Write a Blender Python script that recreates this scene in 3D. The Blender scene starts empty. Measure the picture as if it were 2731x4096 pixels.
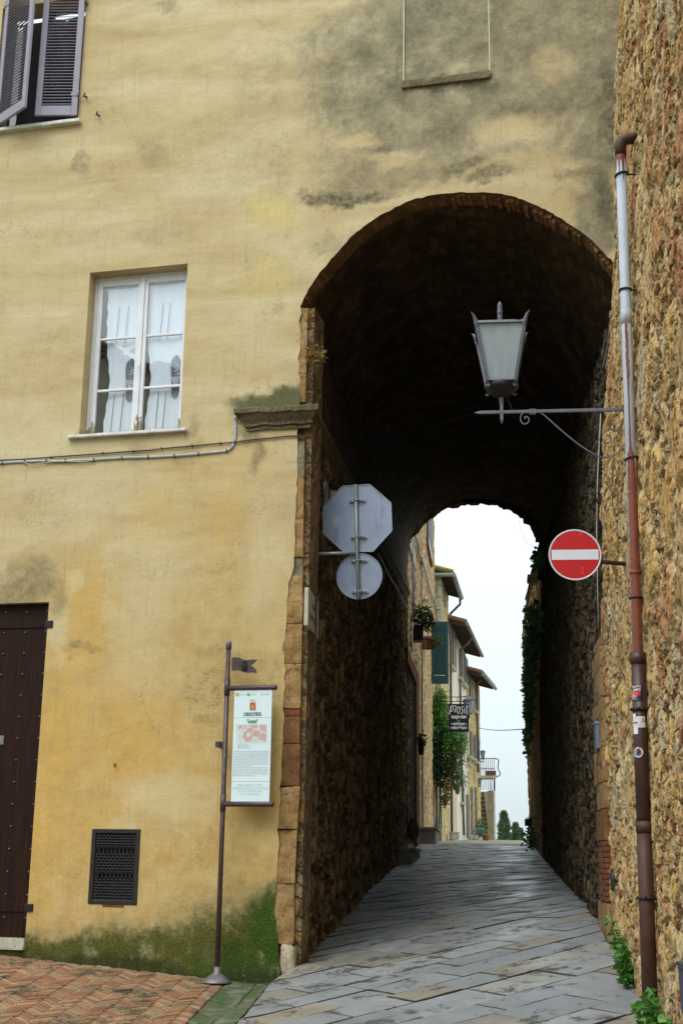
import bpy, bmesh, math, random
from mathutils import Vector, Matrix, noise
from mathutils.geometry import tessellate_polygon
R = math.radians
random.seed(7)
sc = bpy.context.scene
COL = sc.collection

# ---------------------------------------------------------------- camera
# facade frame: X to the right along the yellow wall, Y into the building, Z up; the wall's face is Y = 0
FPX, EYE = 5284.0, 1.35                       # focal length (pixels of the 2731 x 4096 frame), eye height
pt, rl, yw = R(14.71264), R(0.80958), R(13.70874)
def _w(v):
    c, s = math.cos(yw), math.sin(yw)
    return Vector((v[0]*c - v[1]*s, v[0]*s + v[1]*c, v[2]))
_f = Vector((0, math.cos(pt), math.sin(pt))); _r = Vector((1, 0, 0)); _u = _r.cross(_f)
CR = _w(math.cos(rl)*_r + math.sin(rl)*_u); CU = _w(-math.sin(rl)*_r + math.cos(rl)*_u); CF = _w(_f)
CAM = Vector((4.861, -17.832, 1.6)) * (EYE/1.6)
HF = Vector((CF.x, CF.y, 0)).normalized()
def ray(x, y): return CR*((x-1365.5)/FPX) - CU*((y-2048)/FPX) + CF
def fy(x, y, Y=0.0):                          # photo point on a plane parallel to the facade
    d = ray(x, y); return CAM + d*((Y-CAM.y)/d.y)
def cd(x, y, d):                              # photo point at a distance in front of the viewer
    v = ray(x, y); return CAM + v*(d/(v.dot(HF)))
AX = Vector((-0.128, 0.992, 0)).normalized()  # the lane's direction
NR = Vector((-AX.y, AX.x, 0))                 # out of the right wall, across the lane (to the left)
RISE = 0.085
def pl(x, y, p0, n):
    d = ray(x, y); return CAM + d*((p0-CAM).dot(n)/d.dot(n))
L0 = fy(1190, 3860); R0 = fy(2450, 3774)
def lw(x, y, off=0.0): return pl(x, y, L0 - NR*off, NR)   # on the left passage wall (off = into the lane)
def rw(x, y, off=0.0): return pl(x, y, R0 + NR*off, NR)   # on the right wall

cam = bpy.data.cameras.new('camera'); co = bpy.data.objects.new('camera', cam); COL.objects.link(co)
cam.sensor_fit = 'VERTICAL'; cam.sensor_height = 36; cam.sensor_width = 24; cam.lens = FPX/4096*36
cam.clip_end = 6000; cam.clip_start = 0.1
M = Matrix((CR, CU, -CF)).transposed().to_4x4(); M.translation = CAM; co.matrix_world = M
sc.camera = co

# ---------------------------------------------------------------- objects
def empty(name, loc, label, cat, group=None):
    o = bpy.data.objects.new(name, None); COL.objects.link(o)
    o.location = loc; o.empty_display_size = .1
    o['label'] = label; o['category'] = cat
    if group: o['group'] = group
    return o
def tag(o, label, cat, group=None, kind=None):
    if label: o['label'] = label
    if cat: o['category'] = cat
    if group: o['group'] = group
    if kind: o['kind'] = kind
    return o
ORG = {}
def origin(o): return ORG.get(o.name, Vector(o.location)) if o else Vector((0,0,0))

class MB:
    def __init__(s): s.v = []; s.f = []; s.m = []; s.uv = {}; s.mi = 0; s.sm = []
    def add(s, vs, fs, smooth=False):
        b = len(s.v); s.v += [Vector(q) for q in vs]
        for f in fs: s.f.append([b+i for i in f]); s.m.append(s.mi); s.sm.append(smooth)
        return b
    def quad(s, a, b, c, d): s.add([a,b,c,d], [(0,1,2,3)])
    def frame_box(s, o, u, v, w):             # corner o and three edge vectors
        o, u, v, w = map(Vector, (o,u,v,w))
        if u.cross(v).dot(w) < 0: o = o+w; w = -w
        p = [o, o+u, o+u+v, o+v, o+w, o+u+w, o+u+v+w, o+v+w]
        s.add(p, [(3,2,1,0),(4,5,6,7),(0,1,5,4),(1,2,6,5),(2,3,7,6),(3,0,4,7)])
    def box(s, lo, hi):
        lo, hi = Vector(lo), Vector(hi); d = hi-lo
        s.frame_box(lo, (d.x,0,0), (0,d.y,0), (0,0,d.z))
    def tube(s, path, r, n=10, cap=True):
        path = [Vector(p) for p in path]
        rs = r if isinstance(r, (list, tuple)) else [r]*len(path)
        t0 = (path[1]-path[0]).normalized()
        a = t0.orthogonal().normalized(); rings = []
        for i, p in enumerate(path):
            t = (path[min(i+1, len(path)-1)] - path[max(i-1, 0)]).normalized()
            a = (a - t*a.dot(t)).normalized(); b = t.cross(a)
            rings.append([p + (a*math.cos(2*math.pi*k/n) + b*math.sin(2*math.pi*k/n))*rs[i] for k in range(n)])
        fs = []
        for i in range(len(path)-1):
            for k in range(n):
                k2 = (k+1) % n; fs.append((i*n+k, i*n+k2, (i+1)*n+k2, (i+1)*n+k))
        b = s.add([q for g in rings for q in g], fs, True)
        if cap:
            s.f.append([b+k for k in reversed(range(n))]); s.m.append(s.mi); s.sm.append(False)
            s.f.append([b+(len(path)-1)*n+k for k in range(n)]); s.m.append(s.mi); s.sm.append(False)
    def ribbon(s, path, w, t, side):          # flat bar along a path: width w along 'side', thickness t
        path = [Vector(p) for p in path]; side = Vector(side).normalized(); vs = []
        for i, p in enumerate(path):
            d = (path[min(i+1, len(path)-1)] - path[max(i-1, 0)]).normalized(); n = d.cross(side).normalized()
            vs += [p-side*w/2-n*t/2, p+side*w/2-n*t/2, p+side*w/2+n*t/2, p-side*w/2+n*t/2]
        fs = [(3,2,1,0), tuple(4*(len(path)-1)+k for k in range(4))]
        for i in range(len(path)-1):
            for k in range(4):
                k2 = (k+1) % 4; fs.append((4*i+k, 4*i+k2, 4*i+4+k2, 4*i+4+k))
        s.add(vs, fs)
    def lathe(s, prof, base, n=24, axis=(0,0,1), smooth=True):   # prof: (radius, height)
        ax = Vector(axis).normalized(); a = ax.orthogonal().normalized(); b = ax.cross(a); base = Vector(base)
        vs = [base + ax*h + (a*math.cos(2*math.pi*k/n)+b*math.sin(2*math.pi*k/n))*r for r, h in prof for k in range(n)]
        fs = [(i*n+k, i*n+(k+1)%n, (i+1)*n+(k+1)%n, (i+1)*n+k) for i in range(len(prof)-1) for k in range(n)]
        q = s.add(vs, fs, smooth)
        if prof[0][0] > 1e-6: s.f.append([q+k for k in reversed(range(n))]); s.m.append(s.mi); s.sm.append(False)
        if prof[-1][0] > 1e-6: s.f.append([q+(len(prof)-1)*n+k for k in range(n)]); s.m.append(s.mi); s.sm.append(False)
    def prism(s, pts, depth):                 # planar polygon (3D points) pushed along the vector 'depth'
        pts = [Vector(p) for p in pts]; depth = Vector(depth); n = len(pts)
        nn = Vector((0,0,0))
        for i in range(n): nn += pts[i].cross(pts[(i+1) % n])
        if nn.dot(depth) > 0: pts.reverse()
        tri = tessellate_polygon([pts])
        vs = pts + [p+depth for p in pts]
        fs = [tuple(t) for t in tri] ; out = []
        for t in fs:
            a, b, c = (pts[i] for i in t)
            if (b-a).cross(c-a).dot(depth) > 0: t = t[::-1]
            out.append(t); out.append(tuple(i+n for i in t[::-1]))
        out += [(i, i+n, (i+1) % n + n, (i+1) % n) for i in range(n)]
        s.add(vs, out)
    def grid(s, fn, nu, nv, smooth=False, flip=False, uv=None):
        vs = [fn(i/nu, j/nv) for j in range(nv+1) for i in range(nu+1)]
        w = nu+1; fs = []
        for j in range(nv):
            for i in range(nu):
                q = (j*w+i, j*w+i+1, (j+1)*w+i+1, (j+1)*w+i)
                fs.append(q[::-1] if flip else q)
        b = s.add(vs, fs, smooth)
        if uv:
            for j in range(nv+1):
                for i in range(nu+1): s.uv[b+j*w+i] = uv(i/nu, j/nv)
        return b
    def build(s, name, mats, parent=None, bevel=0, seg=2, label=None, weld=False):
        me = bpy.data.meshes.new(name); og = origin(parent)
        me.from_pydata([v-og for v in s.v], [], s.f)
        if not isinstance(mats, (list, tuple)): mats = [mats]
        for m in mats: me.materials.append(m)
        me.polygons.foreach_set('material_index', s.m); me.polygons.foreach_set('use_smooth', s.sm)
        if s.uv:
            l = me.uv_layers.new(name='UVMap')
            for lp in me.loops: l.data[lp.index].uv = s.uv.get(lp.vertex_index, (0,0))
        me.update()
        o = bpy.data.objects.new(name, me); COL.objects.link(o)
        if parent: o.parent = parent
        ORG[o.name] = og
        if bevel:
            b = o.modifiers.new('bevel', 'BEVEL'); b.width = bevel; b.segments = seg; b.limit_method = 'ANGLE'; b.angle_limit = R(40)
            b.harden_normals = False
        if label: o['label'] = label
        return o

def text_mesh(txt, size, o, u, v, mb, ext=.0015, sx=1.0, shear=0, align='CENTER', bold=0, sp=1.0):
    """writing as flat raised letters: o = anchor, u = reading direction, v = up"""
    c = bpy.data.curves.new('t', 'FONT'); c.body = txt; c.size = size; c.align_x = align; c.align_y = 'BOTTOM_BASELINE'
    c.shear = shear; c.offset = bold; c.space_character = sp; c.resolution_u = 2
    ob = bpy.data.objects.new('t', c); COL.objects.link(ob)
    dg = bpy.context.evaluated_depsgraph_get(); me = bpy.data.meshes.new_from_object(ob.evaluated_get(dg))
    u = Vector(u).normalized(); v = Vector(v).normalized(); n = u.cross(v); o = Vector(o)
    vs = [o + u*(q.co.x*sx) + v*q.co.y + n*ext for q in me.vertices]
    fs = [tuple(p.vertices) for p in me.polygons]
    mb.add(vs, fs)
    bpy.data.objects.remove(ob); bpy.data.curves.remove(c); bpy.data.meshes.remove(me)

# ---------------------------------------------------------------- materials
class NT:
    def __init__(s, name):
        s.m = bpy.data.materials.new(name); s.m.use_nodes = True; s.t = s.m.node_tree; s.t.nodes.clear()
        s.out = s.n('ShaderNodeOutputMaterial'); s.b = s.n('ShaderNodeBsdfPrincipled'); s.l(s.b.outputs[0], s.out.inputs[0])
        s._pos = None
    def n(s, t, **k):
        q = s.t.nodes.new(t)
        for a, b in k.items(): setattr(q, a, b)
        return q
    def l(s, a, b): s.t.links.new(a, b)
    def put(s, inp, v):
        if isinstance(v, (int, float)): inp.default_value = v
        elif isinstance(v, (tuple, list)): inp.default_value = (tuple(v)+(1,))[:4] if inp.type == 'RGBA' else tuple(v)
        else: s.l(v, inp)
    @property
    def pos(s):
        if s._pos is None: s._pos = s.n('ShaderNodeNewGeometry').outputs['Position']
        return s._pos
    def obj(s): return s.n('ShaderNodeTexCoord').outputs['Object']
    def math(s, op, a, b=0, c=None, clamp=False):
        q = s.n('ShaderNodeMath', operation=op, use_clamp=clamp); s.put(q.inputs[0], a); s.put(q.inputs[1], b)
        if c is not None: s.put(q.inputs[2], c)
        return q.outputs[0]
    def vmath(s, op, a, b):
        q = s.n('ShaderNodeVectorMath', operation=op); s.put(q.inputs[0], a); s.put(q.inputs[1], b); return q.outputs[0]
    def scale(s, v, xyz): return s.vmath('MULTIPLY', v, tuple(xyz))
    def noise(s, v, scale, detail=5, rough=.55, dist=0, out=0):
        q = s.n('ShaderNodeTexNoise'); s.put(q.inputs['Vector'], v); q.inputs['Scale'].default_value = scale
        q.inputs['Detail'].default_value = detail; q.inputs['Roughness'].default_value = rough; q.inputs['Distortion'].default_value = dist
        return q.outputs[out]
    def voro(s, v, scale, feature='F1', rnd=1.0, out='Distance'):
        q = s.n('ShaderNodeTexVoronoi', feature=feature); s.put(q.inputs['Vector'], v); q.inputs['Scale'].default_value = scale
        q.inputs['Randomness'].default_value = rnd; return q.outputs[out]
    def map(s, v, a, b, c=0.0, d=1.0, smooth=True):
        q = s.n('ShaderNodeMapRange', interpolation_type='SMOOTHSTEP' if smooth else 'LINEAR')
        s.put(q.inputs[0], v)
        for i, x in enumerate((a,b,c,d)): s.put(q.inputs[i+1], x)
        return q.outputs[0]
    def ramp(s, v, stops, const=False):
        q = s.n('ShaderNodeValToRGB'); s.put(q.inputs[0], v); e = q.color_ramp.elements
        if const: q.color_ramp.interpolation = 'CONSTANT'
        e[0].position, e[0].color = stops[0][0], tuple(stops[0][1])+(1,)
        e[1].position, e[1].color = stops[-1][0], tuple(stops[-1][1])+(1,)
        for p, c in stops[1:-1]:
            z = e.new(p); z.color = tuple(c)+(1,)
        return q.outputs[0]
    def mix(s, f, a, b, mode='MIX'):
        q = s.n('ShaderNodeMix', data_type='RGBA', blend_type=mode)
        s.put(q.inputs[0], f); s.put(q.inputs[6], a); s.put(q.inputs[7], b); return q.outputs[2]
    def sep(s, v):
        q = s.n('ShaderNodeSeparateXYZ'); s.put(q.inputs[0], v); return q.outputs
    def comb(s, x, y, z):
        q = s.n('ShaderNodeCombineXYZ'); s.put(q.inputs[0], x); s.put(q.inputs[1], y); s.put(q.inputs[2], z); return q.outputs[0]
    def bump(s, h, strength=.5, dist=.01, normal=None):
        q = s.n('ShaderNodeBump'); s.put(q.inputs['Height'], h); q.inputs['Strength'].default_value = strength
        q.inputs['Distance'].default_value = dist
        if normal is not None: s.l(normal, q.inputs['Normal'])
        return q.outputs[0]
    def island(s): return s.n('ShaderNodeNewGeometry').outputs['Random Per Island']
    def fin(s, color, rough=.8, normal=None, metal=0, spec=.5, disp=None, dscale=.03, mid=0.0):
        s.put(s.b.inputs['Base Color'], color); s.put(s.b.inputs['Roughness'], rough); s.put(s.b.inputs['Metallic'], metal)
        s.b.inputs['Specular IOR Level'].default_value = spec
        if normal is not None: s.l(normal, s.b.inputs['Normal'])
        if disp is not None:
            d = s.n('ShaderNodeDisplacement'); s.put(d.inputs['Height'], disp); d.inputs['Midlevel'].default_value = mid
            d.inputs['Scale'].default_value = dscale; s.l(d.outputs[0], s.out.inputs['Displacement']); s.m.displacement_method = 'BOTH'
        return s.m

def simple(name, col, rough=.6, metal=0, var=.25, vs=6, bump=.15, bs=40, spec=.5, dirt=None):
    t = NT(name); n = t.noise(t.pos, vs, 6, .6)
    c2 = tuple(x*(1-var) for x in col); c1 = tuple(min(1, x*(1+var*.6)) for x in col)
    c = t.ramp(n, [(.3, c2), (.7, c1)])
    if dirt: c = t.mix(t.map(t.noise(t.pos, vs*2.3, 7, .7), .56, .72), c, dirt)
    return t.fin(c, rough, t.bump(t.noise(t.pos, bs, 4), bump, .004), metal, spec)

def rubble(name, cols, mortar, scale=3.4, disp=.05, pits=.5, grit=.55, stretch=(1,1,1), mort_w=.07, shade_mix=None, cover=(.50,.64), bricks=.0):
    """uneven rubble masonry, half buried in crumbling mortar, really displaced"""
    t = NT(name)
    p = t.scale(t.pos, stretch)
    w = t.noise(p, 2.3, 4, .6, out=1); p2 = t.vmath('ADD', p, t.scale(t.vmath('SUBTRACT', w, (.5,.5,.5)), (.24,.24,.24)))
    w2 = t.noise(p, 12, 4, .7, out=1); p2 = t.vmath('ADD', p2, t.scale(t.vmath('SUBTRACT', w2, (.5,.5,.5)), (.08,.08,.08)))
    edge = t.voro(p2, scale, 'DISTANCE_TO_EDGE'); cell = t.sep(t.voro(p2, scale, 'F1', out='Color'))
    edge2 = t.voro(p2, scale*2.4, 'DISTANCE_TO_EDGE'); cell2 = t.sep(t.voro(p2, scale*2.4, 'F1', out='Color'))
    big = t.map(cell[2], .30, .34); nbig = t.math('SUBTRACT', 1, big)
    stone = t.math('ADD', t.math('MULTIPLY', t.map(edge, .0, mort_w*2.6), big), t.math('MULTIPLY', t.map(edge2, .0, mort_w*1.9), nbig))
    rnd = t.math('ADD', t.math('MULTIPLY', cell[0], big), t.math('MULTIPLY', cell2[0], nbig))
    n0 = t.noise(p, 1.1, 5, .65); n1 = t.noise(t.pos, 8, 8, .74); n2 = t.noise(t.pos, 34, 6, .72); n3 = t.noise(t.pos, 2.4, 7, .7)
    cov = t.map(n3, cover[0], cover[1], 0, .95)
    vis = t.math('MULTIPLY', stone, t.math('SUBTRACT', 1, cov))
    sc_ = t.ramp(rnd, [(i/len(cols), k) for i, k in enumerate(cols)], True)
    sc_ = t.mix(t.map(n1, .3, .7, 0, .6), sc_, t.mix(.55, sc_, mortar))
    mo = t.ramp(n1, [(.28, tuple(x*.5 for x in mortar)), (.45, tuple(x*.85 for x in mortar)), (.58, mortar), (.75, tuple(min(1, x*1.22) for x in mortar))])
    mo = t.mix(t.map(n0, .35, .65, 0, .55), mo, t.mix(.6, mo, cols[1]))
    c = t.mix(vis, mo, sc_)
    c = t.mix(t.map(n2, .46, .70, 0, grit), c, t.mix(.65, c, (.03,.018,.008)))
    gap = t.math('MULTIPLY', t.map(t.math('ADD', t.math('MULTIPLY', edge, big), t.math('MULTIPLY', edge2, nbig)), .0, .045, 1, 0), t.math('MULTIPLY', t.map(t.noise(t.pos, 5, 5, .7), .44, .58), t.math('SUBTRACT', 1, cov)))
    c = t.mix(t.math('MULTIPLY', gap, .8), c, (.035,.022,.011))
    c = t.mix(t.map(n2, .32, .44, .35, 0), c, t.mix(.6, c, tuple(min(1, x*1.5) for x in mortar)))
    pit = t.math('MULTIPLY', t.map(t.noise(t.pos, 13, 7, .76), .555, .625), pits)
    pit2 = t.math('MULTIPLY', t.map(t.noise(t.pos, 40, 3, .6), .62, .70), pits)
    c = t.mix(t.math('MULTIPLY', t.math('MAXIMUM', pit, pit2), .82), c, (.03,.018,.009))
    if shade_mix: c = t.mix(t.map(n3, .3, .68, shade_mix[1], shade_mix[2]), c, shade_mix[0])  # passage shade mixed into the stone's own colour
    h = t.math('ADD', t.math('MULTIPLY', vis, .6), t.math('MULTIPLY', n1, .34)); h = t.math('SUBTRACT', h, t.math('MULTIPLY', gap, .35))
    h = t.math('ADD', h, t.math('MULTIPLY', t.math('MULTIPLY', rnd, vis), .22)); h = t.math('SUBTRACT', h, t.math('MULTIPLY', pit, .55))
    h = t.math('ADD', h, t.math('MULTIPLY', n0, .35))
    return t.fin(c, .93, t.bump(t.math('SUBTRACT', n2, t.math('MULTIPLY', pit2, .6)), .75, .02), 0, .15, disp=h, dscale=disp, mid=.62)
# ---------------------------------------------------------------- the facade's stucco, with its own stains and moss
def stucco():
    t = NT('ochre_stucco'); p = t.pos
    wob = t.scale(t.vmath('SUBTRACT', t.noise(p, 1.1, 6, .62, out=1), (.5,.5,.5)), (1.0,1.0,.8))
    wob2 = t.scale(t.vmath('SUBTRACT', t.noise(p, 7, 4, .65, out=1), (.5,.5,.5)), (.22,.22,.22))
    q = t.vmath('ADD', t.vmath('ADD', p, wob), wob2); S = t.sep(q); SP = t.sep(p)
    def blob(px, py, rx, ry, a=1.0, b=.35):
        c = fy(px, py); k = (c-CAM).dot(CF)/FPX
        dx = t.math('DIVIDE', t.math('SUBTRACT', S[0], c.x), rx*k); dz = t.math('DIVIDE', t.math('SUBTRACT', S[2], c.z), ry*k)
        d = t.math('SQRT', t.math('ADD', t.math('MULTIPLY', dx, dx), t.math('MULTIPLY', dz, dz)))
        return t.map(d, b, 1.25, a, 0)
    def union(bl):
        r = bl[0]
        for x in bl[1:]: r = t.math('MAXIMUM', r, x)
        return r
    band = t.noise(t.scale(p, (.35,1,1.7)), 1.3, 6, .6, .4)            # float marks of the trowel, wide and low
    fine = t.noise(p, 26, 6, .7); mid = t.noise(p, 4.2, 7, .66); speck = t.noise(p, 55, 4, .7)
    streak = t.noise(t.scale(p, (7,1,.55)), 2.2, 6, .65)
    c = t.ramp(band, [(.3, (.43,.325,.165)), (.48, (.525,.415,.235)), (.68, (.61,.52,.335))])
    low = t.map(S[2], 2.2, 6.3, .85, .12)                              # stronger ochre coat on the lower storey, its low-level shade also painted in
    c = t.mix(low, c, t.ramp(mid, [(.3, (.47,.27,.07)), (.55, (.535,.365,.135)), (.75, (.58,.455,.24))]))
    org = union([blob(345,2480,150,360,.85,.0), blob(250,2950,190,620,.8,.0), blob(620,2060,190,170,.5,.0), blob(520,3000,260,380,.75,.0), blob(900,1830,360,150,.4,.0), blob(880,2080,170,400,.5,.0), blob(150,3350,180,400,.85,.0), blob(420,3300,200,250,.6,0)])
    c = t.mix(t.math('MULTIPLY', org, t.map(mid, .25, .6, .2, .85)), c, (.585,.345,.075))
    pale = union([blob(200,1800,330,200,.5), blob(640,3200,230,140,.6), blob(480,3330,90,60,.5), blob(560,2420,170,420,.35), blob(220,2520,60,130,.65), blob(320,2350,60,60,.5), blob(1240,1010,130,90,.6),
                  blob(1110,900,200,180,.5), blob(1070,2250,110,300,.4), blob(1000,1330,150,200,.35), blob(700,400,380,120,.3)])
    c = t.mix(pale, c, (.62,.52,.315))
    yel = union([blob(1075,850,120,110,.8), blob(1060,1120,110,130,.5)])
    c = t.mix(t.math('MULTIPLY', yel, .7), c, (.58,.45,.15))
    grey = union([blob(1930,230,830,500,.95,.66), blob(2380,900,130,260,.9,.5), blob(1500,700,330,140,.75,.4), blob(1060,330,260,330,.42,.1), blob(1130,720,150,160,.4,.1), blob(1700,140,560,210), blob(1430,330,240,330,.92), blob(2150,150,400,260,.95), blob(1560,560,230,150,.9), blob(1790,330,260,110), blob(2370,620,140,420,1), blob(2180,620,160,120,.4),
                  blob(1930,560,280,60,.55), blob(1330,620,160,90,.6), blob(1700,690,220,50,.8), blob(2420,950,80,160,.9), blob(1330,960,150,70,.5)])
    pat = union([blob(2060,520,180,95,.95,.15), blob(2230,700,170,75,.8), blob(1420,570,100,45,.7), blob(1560,640,110,40,.6), blob(2200,270,90,80,.5), blob(1650,780,170,30,.5)])
    grey = t.math('MULTIPLY', grey, t.math('SUBTRACT', 1, pat))
    rag = t.math('SUBTRACT', t.noise(p, 3.3, 10, .8), .5); rag2 = t.math('SUBTRACT', t.noise(p, 11, 7, .78), .5)
    gm = t.map(t.math('ADD', grey, t.math('ADD', t.math('MULTIPLY', rag, 1.5), t.math('MULTIPLY', rag2, .7))), .12, 1.15)
    c = t.mix(t.math('MULTIPLY', gm, .9), c, t.ramp(t.noise(p, 2.0, 9, .76), [(.3, (.075,.07,.052)), (.44, (.155,.143,.10)), (.56, (.27,.24,.16)), (.68, (.44,.38,.245))]))
    dk = union([blob(1390,795,200,38,.95), blob(1270,790,70,42,.9), blob(1850,655,130,34,.7), blob(1960,705,150,35,.75), blob(2340,690,190,32,.6), blob(1620,380,60,110,.6), blob(1790,330,230,34,.85), blob(1640,230,40,150,.4),
                blob(2440,450,55,300,.9), blob(2425,800,55,150,.8), blob(1700,60,150,80,.4), blob(2000,110,120,90,.45), blob(680,30,60,60,.5)])
    c = t.mix(t.math('MULTIPLY', dk, t.map(t.noise(p, 13, 6, .7), .36, .6, .45, .95)), c, (.07,.066,.046))
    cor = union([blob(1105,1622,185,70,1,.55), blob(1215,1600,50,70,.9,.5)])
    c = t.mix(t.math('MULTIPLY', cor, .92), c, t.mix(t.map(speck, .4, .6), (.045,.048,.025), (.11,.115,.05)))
    stn = union([blob(1010,1800,50,95,.8), blob(560,1750,60,160,.3), blob(330,640,26,90,.55), blob(760,1790,70,60,.35), blob(100,2330,170,110,.85), blob(230,2400,60,90,.6), blob(320,2600,100,24,.6), blob(600,600,90,80,.35), blob(640,930,170,40,.3),
                 blob(345,1700,20,80,.6), blob(770,1700,40,60,.6), blob(1100,1230,30,30,.35)])
    c = t.mix(t.math('MULTIPLY', stn, t.map(t.noise(p, 8, 6, .7), .3, .65, .3, .9)), c, (.15,.125,.07))
    spots = union([blob(840,2790,130,120,1), blob(950,2650,170,60,.7), blob(1110,2760,45,170,.95), blob(1000,1040,40,90,.6), blob(930,2250,110,90,.35), blob(900,600,200,200,.3), blob(650,600,150,90,.3), blob(1080,620,130,90,.5), blob(1000,3400,90,60,.4)])
    c = t.mix(t.math('MULTIPLY', spots, t.math('MULTIPLY', t.map(t.math('ADD', t.math('MULTIPLY', t.noise(p, 62, 5, .7), .6), t.math('MULTIPLY', t.noise(p, 7, 5, .7), .4)), .47, .60), .8)), c, (.10,.105,.06))
    # damp foot of the wall: grey haze, olive and bright moss
    wl = t.map(SP[0], fy(0,3822).x, -.4, fy(0,3822).z, -.03, False)                        # ground line under the wall
    hgt = t.math('SUBTRACT', S[2], wl)
    ext = t.map(SP[0], -2.7, -.1, .5, 1.75, False)
    damp = t.map(t.math('ADD', t.math('DIVIDE', hgt, ext), t.math('MULTIPLY', t.math('ADD', rag, rag2), -.55)), .3, .95, 1, 0)
    c = t.mix(t.math('MULTIPLY', damp, t.map(fine, .25, .6, .45, .95)), c, t.ramp(mid, [(.3, (.10,.105,.045)), (.6, (.19,.18,.085)), (.75, (.30,.265,.14))]))
    ol = t.map(t.math('ADD', t.math('DIVIDE', hgt, t.map(SP[0], -2.9, -.1, .34, 1.1, False)), t.math('MULTIPLY', t.math('ADD', rag, rag2), -.7)), .5, .95, 1, 0)
    c = t.mix(t.math('MULTIPLY', ol, t.map(t.noise(p, 6, 8, .78), .3, .5, .45, 1)), c, t.ramp(speck, [(.3, (.018,.022,.005)), (.46, (.055,.06,.009)), (.6, (.12,.115,.018)), (.75, (.2,.18,.05))]))
    br = union([blob(1070,3760,130,240,1,.5), blob(1090,3640,60,150,.95,.5), blob(980,3860,240,80,.9,.5)])
    c = t.mix(t.math('MULTIPLY', br, t.map(t.noise(p, 5, 8, .75), .3, .5, .25, 1)), c, t.ramp(speck, [(.3, (.005,.018,.002)), (.46, (.02,.052,.004)), (.6, (.052,.095,.010)), (.75, (.13,.155,.03))]))
    c = t.mix(t.map(hgt, .0, .16, .75, 0), c, (.02,.03,.01))
    white = t.math('MULTIPLY', t.map(t.voro(p, 26, 'F1'), .05, .09, 1, 0), t.math('MAXIMUM', t.math('MULTIPLY', gm, t.map(t.noise(p, 3, 3), .48, .6)), t.math('MULTIPLY', damp, .6)))
    c = t.mix(t.math('MULTIPLY', white, .5), c, (.5,.5,.4))
    mo1 = t.noise(p, 2.6, 8, .72); c = t.mix(t.map(mo1, .5, .72, 0, .42), c, t.mix(.55, c, (.24,.21,.14))); c = t.mix(t.map(mo1, .28, .46, .35, 0), c, (.66,.57,.39))
    c = t.mix(t.map(t.noise(t.scale(p, (1,1,.6)), 9, 7, .75), .58, .72, 0, .35), c, (.22,.19,.12))
    c = t.mix(t.map(streak, .52, .74, 0, .3), c, t.mix(.5, c, (.16,.14,.085)))
    c = t.mix(t.map(fine, .5, .78, 0, .28), c, (.22,.18,.1))
    ck = t.voro(t.vmath('ADD', p, t.scale(t.vmath('SUBTRACT', t.noise(p, 3.2, 5, .7, out=1), (.5,.5,.5)), (.7,.7,.7))), .55, 'DISTANCE_TO_EDGE')
    crack = t.math('MULTIPLY', t.map(ck, .0008, .0042, 1, 0), t.map(t.noise(p, .9, 4, .6), .50, .58)); c = t.mix(t.math('MULTIPLY', crack, .42), c, (.12,.09,.05))
    drip = t.noise(t.scale(p, (16,1,.6)), 1.5, 5, .65); c = t.mix(t.math('MULTIPLY', t.map(drip, .56, .70, 0, .32), t.map(t.noise(p, .8, 3), .42, .6)), c, (.22,.19,.12))
    c = t.mix(t.map(t.noise(p, 24, 3, .6), .735, .75, 0, .55), c, (.70,.66,.55))
    c = t.mix(t.map(t.noise(p, 70, 3), .70, .74, 0, .4), c, (.1,.09,.06))
    c = t.mix(t.map(t.noise(t.scale(p, (2,1,.25)), 5, 6, .6), .73, .76, 0, .35), c, (.7,.64,.5))
    b1 = t.bump(t.noise(p, 1.7, 4, .5), .3, .10)
    b2 = t.bump(mid, .18, .05, b1)
    b3 = t.bump(t.math('ADD', fine, t.math('MULTIPLY', speck, .5)), .42, .010, b2)
    return t.fin(c, .93, b3, 0, .15)

STUCCO = stucco()
OCH = [(.46,.33,.16), (.40,.25,.095), (.52,.41,.25), (.34,.225,.105), (.48,.37,.205), (.30,.14,.07), (.43,.31,.15), (.38,.315,.22), (.50,.35,.14), (.36,.19,.10)]
OCR = [(.62,.38,.14), (.57,.30,.08), (.74,.56,.31), (.43,.25,.10), (.68,.46,.20), (.44,.16,.065), (.62,.40,.16), (.54,.44,.30), (.68,.41,.12), (.54,.24,.085)]
RUB_R = rubble('ochre_rubble', OCR, (.74,.55,.31), 1.9, .055, 1.0, .42, cover=(.47,.61))
RUB_T = rubble('shaded_passage_rubble', [(.46,.29,.12), (.36,.20,.08), (.50,.35,.18), (.28,.17,.08), (.46,.26,.10), (.36,.27,.17)], (.34,.235,.125), 2.7, .13, .8, .4, shade_mix=((.085,.055,.03), .05, .55))  # the passage's gloom is put into this darker stone colour
RUB_H = rubble('pale_house_rubble', OCR, (.72,.59,.40), 2.4, .07, .6, .3)
RUB_C = rubble('gold_house_rubble', [(.72,.53,.24), (.64,.45,.19), (.76,.62,.35), (.56,.36,.15)], (.7,.56,.3), 3.0, .04, .5, .3)
RUB_V = rubble('ruin_rubble', [(.66,.47,.24), (.56,.37,.17), (.7,.55,.33), (.5,.33,.16), (.64,.5,.33)], (.62,.46,.26), 3.0, .10, .9)

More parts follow.
